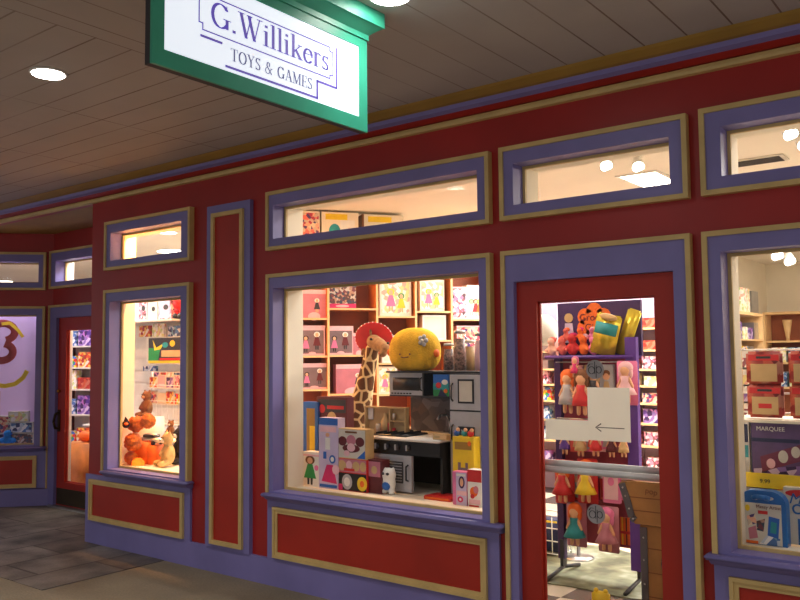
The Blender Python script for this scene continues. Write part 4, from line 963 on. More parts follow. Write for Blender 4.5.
# plush animals
def bear(name, lb, px, py, Y, s, k, k2, z=None, rz=0.0, cat='plush toy', ears='round'):
    q = at(px, py, Y); z = q.z if z is None else z
    t = thing(name, lb, cat, (q.x, Y, z), rz)
    mb = MB(); mb.ball((0, 0, .30*s), (.20*s, .17*s, .28*s), k, 18); mb.ball((0, -.02*s, .68*s), (.17*s, .15*s, .155*s), k, 18)
    chain(mb, [((-.16*s, -.02*s, .45*s), .07*s), ((-.20*s, -.12*s, .28*s), .06*s)], k); chain(mb, [((.16*s, -.02*s, .45*s), .07*s), ((.20*s, -.12*s, .28*s), .06*s)], k)
    chain(mb, [((-.11*s, -.08*s, .10*s), .085*s), ((-.17*s, -.25*s, .085*s), .08*s)], k); chain(mb, [((.11*s, -.08*s, .10*s), .085*s), ((.17*s, -.25*s, .085*s), .08*s)], k)
    if ears == 'round':
        for e in (-1, 1): mb.ball((e*.13*s, 0, .83*s), (.055*s, .03*s, .055*s), k, 12)
    else:
        for e in (-1, 1): mb.cyl((e*.09*s, 0, .78*s), (e*.12*s, 0, .93*s), .055*s, k, 12, r2=.01*s)
    fuse(mb.build('body', t), .035*s if s > .3 else .03*s)
    mb = MB(); mb.ball((0, -.15*s, .64*s), (.075*s, .06*s, .055*s), k2, 12); mb.build('muzzle', t)
    mb = MB(); mb.ball((0, -.205*s, .665*s), (.022*s, .015*s, .016*s), 'black', 8); mb.build('nose', t)
    for e in (-1, 1): mb = MB(); mb.ball((e*.06*s, -.155*s, .72*s), .018*s, 'black', 8); mb.build('eye', t)
    return t
M['bplush'] = mat('brown_plush', (130, 92, 58), .95, var=.15, scale=20, bump=.6); M['cplush'] = mat('cream_plush', (216, 180, 120), .95, var=.12, scale=16, bump=.6)
M['kplush'] = mat('black_plush', (30, 28, 34), .95, var=.12, scale=16, bump=.6); M['oplush'] = mat('orange_tinsel', (250, 120, 24), .6, var=.2, scale=26, bump=.8)
M['bluep'] = mat('blue_plush', (40, 130, 210), .95, var=.12, scale=16, bump=.6); M['tplush'] = mat('tan_plush', (190, 150, 110), .95, var=.12, scale=16, bump=.6)
def block(px, py, Y, w, d, z, k, lb, nm='display_riser'):
    q = at(px, py, Y); mb = MB(); mb.rbox((q.x-w/2, Y-d/2, DK), (q.x+w/2, Y+d/2, z), k, .006); return tag(mb.build(nm), lb, 'display riser')
q = at(147, 417, .95)
block(147, 417, .98, .30, .22, q.z, 'white', 'white riser block under the brown teddy at the left of the narrow window')
bear('teddy_bear', 'fluffy brown teddy bear sitting high at the left of the narrow window', 147, 417, .95, .32, 'bplush', 'tplush', q.z)
bear('plush_dog', 'big cream plush animal sitting at the lower right of the narrow window', 168, 473, .42, .36, 'cplush', 'cream', DK, -.3, 'plush toy', 'pointed')
bear('plush_penguin', 'black plush animal with white muzzle behind the cream one', 181, 473, .60, .40, 'kplush', 'white', DK, -.2)
q = at(171, 437, .98); block(171, 437, 1.0, .28, .2, q.z, 'silver', 'silver riser under the small brown plush')
bear('teddy_bear', 'small brown and white plush above the cream one', 171, 437, .96, .20, 'bplush', 'white', q.z, .2)
M['oglow'] = mat('tinsel_added_glow', (255, 130, 30), .6, var=.25, scale=22, emit=1.2)  # emission added to one tinsel ball for a local orange glow
# tinsel pumpkins
for i, (px, py, Y, r, lb) in enumerate(((136, 424, .30, .070, 'orange tinsel ball at the top of the pile in the narrow window'), (148, 421, .34, .062, 'pale orange tinsel ball to the right of the topmost one'), (133, 442, .26, .075, 'large orange tinsel ball in the middle of the pile'), (131, 458, .26, .055, 'orange tinsel ball low against the window reveal'), (138, 464, .28, .052, 'glowing orange tinsel ball on the deck'))):
    q = at(px, py, Y); mb = MB(); bm2 = bmesh.new(); bmesh.ops.create_icosphere(bm2, subdivisions=4, radius=r)
    rr = random.Random(i)
    for v in bm2.verts: v.co *= 1+rr.uniform(-.16, .16)
    mb.merge(bm2, 'oglow' if i == 4 else 'oplush', True, Matrix.Translation(q)); o = mb.build('tinsel_ball'); tag(o, lb, 'decoration', 'orange tinsel balls')
q = at(129, 424, .22); mb = MB(); mb.ball(q+Vector((0, -.03, 0)), (.035, .035, .035), 'kplush', 14); mb.ball(q+Vector((.03, -.05, .005)), (.02, .02, .012), 'orange', 10); mb.cyl(q+Vector((0, -.03, .03)), q+Vector((-.01, -.03, .065)), .02, 'kplush', r2=.004)
tag(mb.build('halloween_ornament'), 'small black bird-like ornament perched at the left of the orange tinsel', 'ornament')
block(139, 470, .42, .30, .12, DK+.20, 'orange', 'orange draped block behind the tinsel balls')
block(148, 470, .48, .30, .16, DK+.17, 'orange', 'orange cloth-covered block at the foot of the narrow window')
q = at(149, 447, .46); t = thing('toy_car', 'silver toy car with dark windows on the orange block', 'toy car', (q.x, .48, DK+.17), .15)
mb = MB(); mb.rbox((-.13, -.05, .02), (.13, .05, .065), 'silver', .015); mb.rbox((-.07, -.04, .065), (.08, .04, .10), 'silver', .018); mb.build('body', t)
mb = MB(); mb.box((-.06, -.0415, .068), (.07, .0415, .092), 'black'); mb.build('windows', t)
for x_ in (-.08, .08):
    for y_ in (-.05, .05): mb = MB(); mb.cyl((x_, y_-.008, .022), (x_, y_+.008, .022), .022, 'black', 14); mb.build('wheel', t)

# ------------------------------------------------------------------ entrance: bay poster and goods, shelves behind the entrance door
def bt(u, y, z):   # bay frame point
    c, s_ = math.cos(BT.rz), math.sin(BT.rz); return Vector((BT.loc[0]+u*c-y*s_, BT.loc[1]+u*s_+y*c, z))
t = thing('window_poster', 'lilac poster board with red and yellow curved lettering behind the bay window', 'poster', bt(-.82, .36, .66), BT.rz)
M['lpaper'] = M['paper'].copy(); M['lpaper'].name = 'translucent_lilac_board'
for n_ in M['lpaper'].node_tree.nodes:
    if n_.type == 'BSDF_TRANSLUCENT': n_.inputs[0].default_value = lin((222, 205, 232))
    if n_.type == 'VALTORGB':
        for e_ in n_.color_ramp.elements: e_.color = lin((206, 192, 220))
mb = MB(); mb.box((-.75, 0, 0), (.75, .006, 1.47), 'lpaper'); mb.build('board', t)
def pband(mb, pts, w, k, y=-.003):
    for i, (a, b) in enumerate(zip(pts[:-1], pts[1:])):
        a = Vector(a); b = Vector(b); d = (b-a).normalized(); n = Vector((-d.y, d.x))*w/2; e = d*w*.08
        P4 = [a-e+n, b+e+n, b+e-n, a-e-n]; mb.prism([(v.x, v.y) for v in P4], 1, y, 0.0, k)
M['brick'] = mat('brick_red_ink', (176, 70, 66), .6)
def pp(px, py):    # point on the poster plane, in poster coordinates
    d = _rt*((px-400)/816.235) - _up*((py-300)/816.235) + _fw; o_ = Vector((0, -4.15, 1.63))
    n_ = Vector((-math.sin(BT.rz), math.cos(BT.rz), 0)); p0 = bt(-.82, .36, .66); k_2 = (p0-o_).dot(n_)/d.dot(n_); w_3 = o_+d*k_2-p0
    return (w_3.x*math.cos(BT.rz)+w_3.y*math.sin(BT.rz), w_3.z)
ca = pp(3, 332); cb = pp(1, 352)
mb = MB(); pband(mb, arc(ca[0], ca[1], .13, .10, 170, -70, 18), .085, 'brick'); pband(mb, arc(cb[0], cb[1], .13, .10, 70, -150, 18), .085, 'brick'); mb.build('red_numeral', t)
mb = MB(); pband(mb, [pp(2, 324), pp(10, 323), pp(18, 330), pp(23, 337)], .035, 'yellow', -.0045); mb.build('yellow_swirl', t)
mb = MB(); pband(mb, [pp(27, 371), pp(23, 378), pp(15, 384), pp(5, 386), pp(-4, 385)], .05, 'yellow', -.002); mb.build('yellow_stroke', t)
mb = MB(); tp = pp(2, 400); mb.box((tp[0]-.12, -.0015, .2), (tp[0]-.02, 0, tp[1]+.1), 'tan'); mb.build('tan_stroke', t)
bdk = MB(); bdk.box((-1.6, .20, 0), (-.12, .60, .655), 'lilac'); struct(bdk.build('trim_deck', None, BT.loc, BT.rz))
for u, w_, h_, z_, st, lb in ((-.42, .22, .12, .655+.25, 'whitebox', 'white box balanced topmost on the stack in the bay window'), (-.58, .16, .20, .655+.12, 'kids', 'pink and tan box at the left of the bay window stack'), (-.40, .28, .12, .655+.125, 'cool', 'wide blue and white box second from top in the bay window'), (-.40, .30, .12, .655, 'photo', 'dark picture box at the bottom right of the bay window')):
    carton('toy_box', lb, 'toy box', bt(u, .27, z_), (w_, .07, h_), 'offwhite', [('r', .04, .06, .96, .94, st)], BT.rz, 'boxes in the bay window')
carton('toy_box', 'plain support box under the pink and tan box in the bay window', 'toy box', bt(-.58, .27, .655), (.16, .07, .12), 'lilac', [('r', .04, .06, .96, .94, 'violetp')], BT.rz, 'boxes in the bay window')
for u, lb in ((-.70, 'blue fuzzy plush at the left edge of the bay window'), (-.52, 'blue fuzzy plush beside the picture boxes in the bay window')):
    q = bt(u, .235, .655); s_ = .20
    t = thing('plush_creature', lb, 'plush toy', q, BT.rz, 'blue plush toys')
    mb = MB(); mb.ball((0, 0, .055), (.055, .03, .055), 'bluep', 16); mb.ball((0, 0, .125), (.045, .03, .04), 'bluep', 16); mb.ball((-.06, -.0, .045), (.035, .025, .03), 'bluep'); mb.ball((.06, -.0, .045), (.035, .025, .03), 'bluep'); fuse(mb.build('body', t), .008)

# shelves seen through the entrance door
for n_, (x_, y_, w_) in enumerate(((-10.35, 2.2, .95), (-11.6, 2.9, 1.1))):
    t = thing('display_shelving', ('grey metal shelving of toys just inside the entrance door', 'second shelving unit deeper behind the entrance door')[n_], 'shelving', (x_, y_, 0), R(20))
    mb = MB(); mb.box((-w_/2, .3, 0), (w_/2, .32, 2.0), 'offwhite'); mb.build('back_panel', t)
    for s_ in (-1, 1): mb = MB(); mb.box((s_*w_/2-.015, -.02, 0), (s_*w_/2+.015, .3, 2.0), 'dark'); mb.build('upright', t)
    for i, z_ in enumerate((.45, .85, 1.2, 1.5, 1.8)):
        mb = MB(); mb.box((-w_/2, 0, z_-.02), (w_/2, .3, z_), 'offwhite'); mb.build('shelf_board', t)
        for j in range(4):
            k = ('bright', 'warm', 'cool', 'violetp', 'whitebox', 'redpk')[(i*2+j+n_) % 6]
            lx = -w_/2+w_*(j+.5)/4; c, s2 = math.cos(R(20)), math.sin(R(20))
            nm_ = {'bright': 'multicoloured', 'warm': 'orange', 'cool': 'blue', 'violetp': 'violet', 'whitebox': 'cream', 'redpk': 'red'}[k]
            carton('toy_box', '%s toy box, %s shelf up, %s from left, %s behind the entrance door' % (nm_, ('first', 'second', 'third', 'fourth', 'top')[i], ('first', 'second', 'third', 'fourth')[j], ('near unit', 'far unit')[n_]), 'toy box', (x_+lx*c-.06*s2, y_+lx*s2+.06*c, z_), (w_/4-.03, .12, .16+.05*((i+j) % 3)), k, (), R(20), 'toy boxes behind the entrance door')
q = at(80, 465, 1.25); mb = MB(); mb.rbox((q.x-.35, 1.2, 0), (q.x+.45, 1.7, .62), 'wood', .02); tag(mb.build('toy_chest'), 'low wooden toy bin inside the entrance door', 'bin')
q = at(86, 447, 1.4); mb = MB(); mb.ball((q.x, 1.4, .62+.07), (.10, .08, .07), 'orange', 14); tag(mb.build('plush_ball'), 'orange plush ball on the low wooden bin behind the entrance door', 'plush toy')
mb = MB(); mb.box((-9.30, .935, 0), (-8.66, .965, CH), 'white'); struct(mb.build('wall_partition'))

# ------------------------------------------------------------------ notices on the front door
def notice(px0, px1, pt, pb, lb, k='paper', Yn=.0165):
    a = at(px0, pb, Yn); b = at(px1, pt, Yn)
    t = thing('paper_notice', lb, 'notice', ((a.x+b.x)/2, Yn+.0, a.z))
    mb = MB(); mb.box((-(b.x-a.x)/2, -.0008, 0), ((b.x-a.x)/2, 0, b.z-a.z), k); mb.build('sheet', t)
    return t, b.x-a.x, b.z-a.z
t, w_, h_ = notice(588.5, 629.5, 388, 440, 'white paper notice with a left-pointing arrow taped inside the door glass')
mb = MB(); y_ = -.0014
mb.box((-w_*.28, y_, h_*.24), (w_*.36, -.0008, h_*.255), 'dark'); mb.prism([(-w_*.30, h_*.248), (-w_*.18, h_*.31), (-w_*.19, h_*.33), (-w_*.33, h_*.248)], 1, y_, -.0008, 'dark'); mb.prism([(-w_*.30, h_*.248), (-w_*.18, h_*.185), (-w_*.19, h_*.165), (-w_*.33, h_*.248)], 1, y_, -.0008, 'dark')
mb.build('arrow', t)
notice(546, 588, 420.5, 439, 'narrow greyish paper strip on the door glass beside the arrow notice')
M['decal'] = mat('frosted_grey_decal', (166, 160, 162), .6, var=.1)
for px, py, lb in ((595, 369.5, 'round grey decal with a dark looped monogram above the notice'), (596, 514, 'round grey decal with a dark looped monogram below the push bar')):
    q = at(px, py, .0165); t = thing('round_decal', lb, 'sticker', (q.x, .0165, q.z), 0, 'round monogram stickers on the door glass')
    mb = MB(); mb.disc(0, 0, .052, -.0008, 0, 'decal', 28); mb.build('disc', t)
    mb = MB()
    for pts in (arc(-.020, -.004, .018, .020, 0, 360, 14), [(-.001, .042), (-.001, -.024)], arc(.022, -.002, .015, .018, 0, 360, 12), [(.008, .022), (.006, -.044)], [(-.040, .016), (-.030, .03), (-.012, .030)]):
        for a, b in zip(pts[:-1], pts[1:]):
            hp = hull([(p_[0]+dx_, p_[1]+dz_) for p_ in (a, b) for dx_ in (-.002, .002) for dz_ in (-.0012, .0012)])
            mb.prism(hp, 1, -.0012, -.0008, 'dark')
    mb.build('monogram', t)

M['plumb'] = mat('rack_plum_back', (150, 52, 70), .6)
# ------------------------------------------------------------------ doll rack behind the front door
RY = 1.45
rx0, rx1 = at(556, 400, RY).x, at(640, 400, RY).x; barz = at(590, 356, RY).z
rk = thing('doll_rack', 'purple wheeled display rack of hanging dolls just inside the front door', 'display rack', ((rx0+rx1)/2, RY, 0))
hw = (rx1-rx0)/2
mb = MB(); mb.rbox((-hw-.06, -.06, barz-.02), (hw-.02, .10, barz+.006), 'violet', .006); mb.build('top_tray', rk)
pz = at(636, 337, RY-.04).z
mb = MB(); mb.box((hw-.08, -.05, .12), (hw, .0, pz), 'violet'); rp = mb.build('post', rk)
mb = MB()
for i in range(6): mb.disc(hw-.04+.018*math.cos(i*1.047), at(636, 388, RY).z+.03*math.sin(i*1.047), .017, -.053, -.05, 'orange', 12)
mb.build('flower_label', rp)
mb = MB(); mb.box((-hw+.0, -.02, .12), (-hw+.05, .03, barz), 'darkpurple'); mb.build('post', rk)
mb = MB(); mb.box((-hw, .03, .25), (hw-.08, .05, barz-.02), 'plumb'); mb.build('back_panel', rk)
zhb, zht = at(560, 352, RY+.1).z, at(600, 302, RY+.1).z
mb = MB(); mb.box((-hw-.0, .06, barz), (hw-.0, .09, zht), 'darkpurple'); hb = mb.build('header_board', rk)
mb = MB()
def flower(cx, cz_, r):
    for i in range(6): mb.disc(cx+r*.62*math.cos(i*1.047+.5), cz_+r*.62*math.sin(i*1.047+.5), r*.48, .056, .06, 'orange', 14)
    mb.disc(cx, cz_, r*.6, .0555, .06, 'orange', 14)
ccx = -.03; ccz = (at(590, 322, RY+.06).z)
flower(ccx, ccz, .13); mb.build('flower_emblem', hb)
text_mesh('logo_lettering', 'Groovy', .075, 'maroon', hb, (ccx, .0545, ccz+.01), (R(90), 0, 0), .0008)
text_mesh('logo_lettering', 'Girls', .075, 'maroon', hb, (ccx, .0545, ccz-.065), (R(90), 0, 0), .0008)
mb = MB(); fa_ = [('d', .17, .70, .035, .07, 'tan'), ('t', [(.14, .6), (.2, .6), (.22, .25), (.12, .25)], 'photo')]
w2 = 2*hw; h2 = zht-barz
mb.disc(-hw*.72, barz+h2*.72, .035, .056, .06, 'tan', 14); mb.prism([(-hw*.72-.03, barz+h2*.62), (-hw*.72+.03, barz+h2*.62), (-hw*.72+.045, barz+h2*.25), (-hw*.72-.045, barz+h2*.25)], 1, .056, .06, 'lilac'); mb.build('doll_picture', hb)
for s_ in (-1, 1):
    mb = MB(); mb.path([(s_*hw*.9, -.28, .02), (s_*hw*.9, .0, .06), (s_*hw*.9, .26, .02)], .014, 'dark', 8); mb.box((s_*hw*.9-.012, -.03, .05), (s_*hw*.9+.012, .03, .26), 'dark'); mb.build('foot', rk)
for zh in (at(600, 362, RY-.05).z, at(600, 420, RY-.05).z, at(600, 478, RY-.05).z):
    mb = MB(); mb.cyl((-hw+.02, -.03, zh), (hw-.08, -.03, zh), .005, 'silver'); mb.build('hook_rail', rk)

def rag_doll(px, py, Y, h, hair, dress, lb, group='dolls hanging on the rack', card=None):
    q = at(px, py, Y); s = h/.3
    t = thing('hanging_doll', lb, 'doll', (q.x, Y, q.z), 0, group)
    if card:
        mb = MB(); mb.rbox((-.075*s, .03, -.01*s), (.075*s, .045, .30*s), card, .006); mb.build('backing_card', t)
    mb = MB(); mb.ball((0, 0, .235*s), (.038*s, .028*s, .040*s), 'skin', 14); chain(mb, [((-.02*s, 0, .19*s), .014*s), ((-.055*s, -.005, .12*s), .011*s)], 'skin', 8); chain(mb, [((.02*s, 0, .19*s), .014*s), ((.055*s, -.005, .12*s), .011*s)], 'skin', 8)
    chain(mb, [((-.018*s, 0, .10*s), .016*s), ((-.022*s, 0, .015*s), .014*s)], 'skin', 8); chain(mb, [((.018*s, 0, .10*s), .016*s), ((.022*s, 0, .015*s), .014*s)], 'skin', 8); chain(mb, [((0, 0, .2*s), .02*s), ((0, 0, .1*s), .03*s)], 'skin', 8); fuse(mb.build('body', t), .006)
    mb = MB(); mb.ball((0, .012, .25*s), (.054*s, .034*s, .048*s), hair, 14); mb.ball((-.035*s, .008, .215*s), (.018*s, .018*s, .04*s), hair, 10); mb.ball((.035*s, .008, .215*s), (.018*s, .018*s, .04*s), hair, 10); mb.build('hair', t)
    mb = MB(); mb.lathe([((.078 if card else .062)*s, .065*s), (.055*s, .11*s), (.03*s, .155*s), (.032*s, .195*s)], dress, 14); mb.build('dress', t)
    return t
DR = [
 (568, 414, .33, 'orange', 'grey', None, 'doll with orange-tan hair and grey dress, upper row, first on the rack'),
 (582, 416, .34, 'brown', 'redt', None, 'doll with brown hair and red dress in the upper row'),
 (594, 404, .26, 'tan', 'dark', None, 'doll with fair hair partly behind the paper notice'),
 (575, 378, .16, 'pink', 'hot', None, 'pink doll tucked right under the purple tray'),
 (626, 404, .30, 'palepink', 'palepink', 'pink', 'pale pink doll on a pink card next to the purple post'),
 (553+12, 455, .20, 'orange', 'violet', None, 'orange haired doll just above the push bar, left'),
 (581, 457, .22, 'tan', 'tan', None, 'fair doll in a tan dress just above the push bar'),
 (596, 457, .22, 'palepink', 'redt', None, 'doll with pale hair behind the lower edge of the notice'),
 (612, 458, .20, 'orange', 'maroon', None, 'orange haired doll to the right, just above the push bar'),
 (624, 458, .18, 'orange', 'tan', None, 'small tan doll nearest the purple post, above the push bar'),
 (563, 503, .31, 'orange', 'redt', 'redt', 'red dressed doll on a red card below the push bar, left'),
 (586, 503, .31, 'orange', 'yellow', 'redt', 'yellow dressed doll on a red card below the push bar'),
 (575, 546, .31, 'orange', 'teal', 'pinkb', 'teal dressed doll on a pink card in the bottom row'),
 (607, 552, .31, 'pink', 'pinkb', 'pinkb', 'pink dressed doll on a pink card in the bottom row'),
]
for i, (px, py, h, hair, dress, card, lb) in enumerate(DR): rag_doll(px, py, RY-.10-(.03 if i % 2 else 0), h, hair, dress, lb, card=card)
q = at(612, 503, RY-.08); carton('doll_package', 'plain pink doll pack beside the wooden chest below the push bar', 'toy package', (q.x, RY-.09, q.z), (.12, .04, .25), 'pink', [('r', .08, .1, .92, .9, 'palepink'), ('d', .5, .6, .2, .12, 'pink')])
for i, px in enumerate((558, 567)):
    q = at(px, 388, RY+.03)
q = at(632, 543, RY+.1); carton('doll_package', 'orange striped pack hanging low at the right of the rack', 'toy package', (q.x, RY+.02, q.z), (.10, .04, .19), 'orange', [('r', .1, 0, .2, 1, 'yellow'), ('r', .4, 0, .5, 1, 'maroon'), ('r', .7, 0, .8, 1, 'yellow'), ('r', 0, .4, 1, .5, 'redt')])
kc = ['pink', 'redt', 'palepink', 'hot', 'tan', 'coralp', 'grey']
M['coralp'] = mat('coral_card', (226, 90, 80), .5)
cnm = {'pink': 'pink', 'redt': 'red', 'palepink': 'pale pink', 'hot': 'magenta', 'tan': 'tan', 'coralp': 'coral', 'grey': 'grey'}
for r_, py_ in enumerate((398, 452, 500)):
    for c in range(5):
        px_ = 562+c*15; k = kc[(r_*3+c*2) % 7]; q = at(px_, py_, RY-.01)
        if q.x+.06 > rx1-.08 or q.x-.06 < rx0+.05: continue
        carton('doll_package', '%s doll pack at the back of the rack, %s row, %s from left' % (cnm[k], ('upper', 'middle', 'lower')[r_], ('first', 'second', 'third', 'fourth', 'fifth')[c]), 'toy package', (q.x, RY-.012, q.z), (.105, .035, .24), k, [('r', .1, .08, .9, .88, kc[(r_+c+3) % 7]), ('d', .5, .66, .26, .13, 'skin'), ('d', .5, .74, .28, .10, ('brown', 'orange', 'tan')[(r_+c) % 3]), ('d', .5, .64, .20, .10, 'skin'), ('t', [(.35, .5), (.65, .5), (.8, .15), (.2, .15)], kc[(r_*2+c+1) % 7])], 0, 'doll packs hooked on the rack')
# plush heap on the tray
M['coral'] = mat('coral_plush', (236, 110, 100), .8, var=.15, scale=20); M['peach'] = mat('peach_plush', (250, 190, 170), .8, var=.1, scale=20)
for i, (px, py, s, k, lb) in enumerate(((552, 352, .14, 'peach', 'pale peach plush at the left end of the purple tray'), (563, 354, .15, 'coral', 'coral plush doll, second on the purple tray'), (573, 354, .17, 'redt2', 'bright coral-red plush doll in the heap on the tray'), (584, 354, .16, 'coral2', 'orange plush doll in the heap on the tray'), (594, 354, .15, 'pink', 'pink plush doll beside the gold packages'), (567, 336, .10, 'coral', 'small coral plush perched on top of the heap'), (581, 337, .10, 'orange', 'small orange plush perched on top of the heap'), (593, 336, .10, 'pink', 'small pink plush perched on top of the heap'))):
    k = {'redt2': 'redt', 'coral2': 'orange'}.get(k, k)
    up = py < 345
    q = at(px, py, RY+.0); t = thing('plush_doll', lb, 'plush toy', (q.x, RY-.0 if not up else RY-.01, barz+.006 if not up else barz+.115), random.uniform(-.4, .4), 'plush dolls heaped on the tray')
    mb = MB(); mb.ball((0, 0, s*.30), (s*.26, s*.2, s*.32), k, 14); mb.ball((0, -.01, s*.74), (s*.22, s*.19, s*.21), 'peach' if i % 2 else k, 14)
    chain(mb, [((-s*.2, 0, s*.4), s*.08), ((-s*.34, -.02, s*.25), s*.08)], k, 8); chain(mb, [((s*.2, 0, s*.4), s*.08), ((s*.34, -.02, s*.25), s*.08)], k, 8); fuse(mb.build('body', t), .009)
    mb = MB(); mb.ball((0, .01, s*.84), (s*.23, s*.18, s*.16), ('coral', 'orange', 'hot', 'palepink')[i % 4], 12); mb.build('hair', t)
# gold foil packages leaning
for i, (px, py, w_, h_, ang, lb) in enumerate(((603, 354, .19, .30, 14, 'shiny gold and teal doll package leaning on the tray'), (620, 354, .10, .34, 20, 'taller narrow gold package leaning right, behind the teal one'))):
    q = at(px, py, RY); t = thing('foil_package', lb, 'toy package', (q.x, RY-.02+.04*i, barz+.008), 0, 'gold packages on the tray'); t.rotation_euler = (0, R(ang), 0)
    mb = MB(); mb.rbox((-w_/2, -.02, 0), (w_/2, .02, h_), 'foil', .012); mb.build('bag', t)
    if i == 0:
        mb = MB(); mb.rbox((-w_/2+.01, -.026, h_*.5), (w_/2-.01, -.018, h_*.78), 'teal', .003); mb.ball((0, -.022, h_*.93), (.07, .02, .025), 'tan', 12); mb.build('teal_panel', t)
# tall red striped strip left of the rack
q0 = at(547, 470, RY-.1); h_ = at(547, 357, RY-.1).z-.0
t = thing('card_spinner', 'narrow red and white stand of small packs at the left edge of the door glass', 'stand', (q0.x-.04, RY+.48, 0))
mb = MB(); mb.cyl((0, 0, 0), (0, 0, 1.62), .015, 'silver'); mb.lathe([(.12, 0), (.12, .02), (.02, .03)], 'silver', 20); mb.build('pole', t)
for i in range(7):
    mb = MB(); z_ = .35+i*.18; mb.box((-.07, -.05, z_), (.07, -.02, z_+.15), 'redt' if i % 2 else 'redpk'); mb.box((-.06, -.053, z_+.05), (.02, -.05, z_+.10), 'white'); mb.build('pack', t)
# cards of pink packs behind the rack
for i, (px, py, k, lb) in enumerate(((548, 330, 'silver', 'silvery balloon-like pack high at the left behind the door glass'), (549, 348, 'pinkdoll', 'pink speckled pack at the left behind the door glass'))):
    q = at(px, py, 2.3); mb = MB(); mb.ball((q.x-.05, 2.3+i*.5, q.z), (.14, .10, .14), 'offwhite' if i == 0 else 'palepink', 16)
    mb.cyl((q.x-.05, 2.3+i*.5, q.z+.1), (q.x-.05, 2.3+i*.5, CH-.002), .003, 'white', 6)
    tag(mb.build('hanging_balloon'), lb, 'decoration')

# floor mat, basket, wooden chest
mb = MB()
def mat_mat():
    m = bpy.data.materials.new('printed_play_mat'); m.use_nodes = True; nt = m.node_tree; b = nt.nodes['Principled BSDF']
    tc = nt.nodes.new('ShaderNodeTexCoord'); n = nt.nodes.new('ShaderNodeTexNoise'); n.inputs['Scale'].default_value = 4; n.inputs['Detail'].default_value = 3
    rp = nt.nodes.new('ShaderNodeValToRGB'); cr = rp.color_ramp; cr.elements[0].position = .35; cr.elements[0].color = lin((90, 92, 74)); cr.elements[1].position = .65; cr.elements[1].color = lin((170, 176, 160))
    e = cr.elements.new(.5); e.color = lin((128, 132, 104)); nt.links.new(tc.outputs['Object'], n.inputs['Vector']); nt.links.new(n.outputs['Fac'], rp.inputs['Fac']); nt.links.new(rp.outputs['Color'], b.inputs['Base Color']); b.inputs['Roughness'].default_value = .7
    return m
mpts = []
cx, cy = -2.72, 1.75
for i in range(40):
    a = 2*math.pi*i/40; r_ = 1+.05*math.sin(5*a)+.03*math.sin(9*a+1); mpts.append((cx+.95*r_*math.cos(a)-.25*math.sin(a), cy+.62*r_*math.sin(a)))
mb.prism(mpts, 2, .001, .008, mat_mat()); tag(mb.build('play_mat'), 'wavy edged grey-green printed play mat under the doll rack', 'mat')
q = at(548, 548, 1.9); t = thing('wire_basket', 'white wire basket holding a blue package left of the doll rack', 'basket', (q.x, 1.95, .03))
mb = MB()
for z_ in (.0, .10, .2, .3):
    pts = [(-.13, -.1, z_), (.13, -.1, z_), (.13, .1, z_), (-.13, .1, z_), (-.13, -.1, z_)]; mb.path(pts, .005, 'white', 6)
for i in range(5):
    for s_ in (-.1, .1): mb.cyl((-.13+i*.065, s_, 0), (-.13+i*.065, s_, .3), .004, 'white', 6)
for i in range(3):
    for s_ in (-.13, .13): mb.cyl((s_, -.05+i*.05, 0), (s_, -.05+i*.05, .3), .004, 'white', 6)
for s_ in ((-.13, -.1), (.13, -.1), (.13, .1), (-.13, .1)): mb.cyl((s_[0], s_[1], -.022), (s_[0], s_[1], .3), .007, 'white', 6)
mb.build('wire_frame', t)
mb = MB(); mb.rbox((q.x-.11, 1.87, .04), (q.x+.11, 2.03, .29), 'navy', .01); mb.box((q.x-.10, 1.868, .27), (q.x+.10, 1.87, .285), 'yellow'); tag(mb.build('toy_package'), 'blue package standing in the white wire basket', 'toy package')
# wooden chest: wide curved lid, narrower body, dark riveted bands
M['cwood'] = mat('toy_chest_wood', (160, 116, 62), .6, var=.14, scale=5); M['iron'] = mat('iron_band_grey', (84, 84, 92), .55)
CY = .80
c0 = at(640, 525, CY); xb0 = c0.x; xl0 = at(621, 500, CY).x; zl = at(645, 524, CY).z; zl2 = at(640, 484, CY).z
t = thing('wooden_chest', 'toy treasure chest of brown boards with dark riveted bands at the right inside the door', 'chest', (xb0, CY, 0))
mb = MB(); mb.box((0, 0, .0), (.62, .42, zl-.01), 'cwood')
for i in range(1, 4): mb.box((-.001, -.002, zl*i/4-.004), (.62, 0, zl*i/4+.002), 'brown')
mb.build('body', t)
lw = xb0-xl0
prof = [(lw*-1, zl+.02), (-lw*.97, zl2-.02), (-lw*.6, zl2+.04), (.62, zl2+.04), (.62, zl), (-.02, zl), (-.05, zl+.005), (-lw*.7, zl+.012)]
def bow(t_): return t_
lp_ = [(-lw, zl2), (-lw*.86, zl2-.05), (-lw*.72, zl2-.10), (-lw*.5, zl+.035), (-lw*.15, zl), (.62, zl-.0), (.62, zl2+.02), (-lw*.2, zl2+.02)]
mb = MB(); mb.prism(lp_, 1, -.03, .45, 'cwood')
for f_ in (.33, .66): mb.box((-lw*.55+.0, -.032, zl+(zl2-zl)*f_), (.62, -.03, zl+(zl2-zl)*f_+.006), 'brown')
mb.build('lid', t)
def band(pts, y0, nm):
    mb = MB()
    for a, b in zip(pts[:-1], pts[1:]):
        d = Vector((b[0]-a[0], b[1]-a[1])).normalized(); n = Vector((-d.y, d.x))*.022
        mb.prism([(a[0]+n.x, a[1]+n.y), (b[0]+n.x, b[1]+n.y), (b[0]-n.x, b[1]-n.y), (a[0]-n.x, a[1]-n.y)], 1, y0-.006, y0, 'iron')
        mb.ball(((a[0]+b[0])/2, y0-.008, (a[1]+b[1])/2), .006, 'silver', 8)
    mb.build(nm, t)
band([(-lw+.02, zl2), (-lw*.86+.02, zl2-.05), (-lw*.72+.02, zl2-.10), (-lw*.5+.02, zl+.04), (-lw*.15, zl+.022)], -.03, 'lid_band')
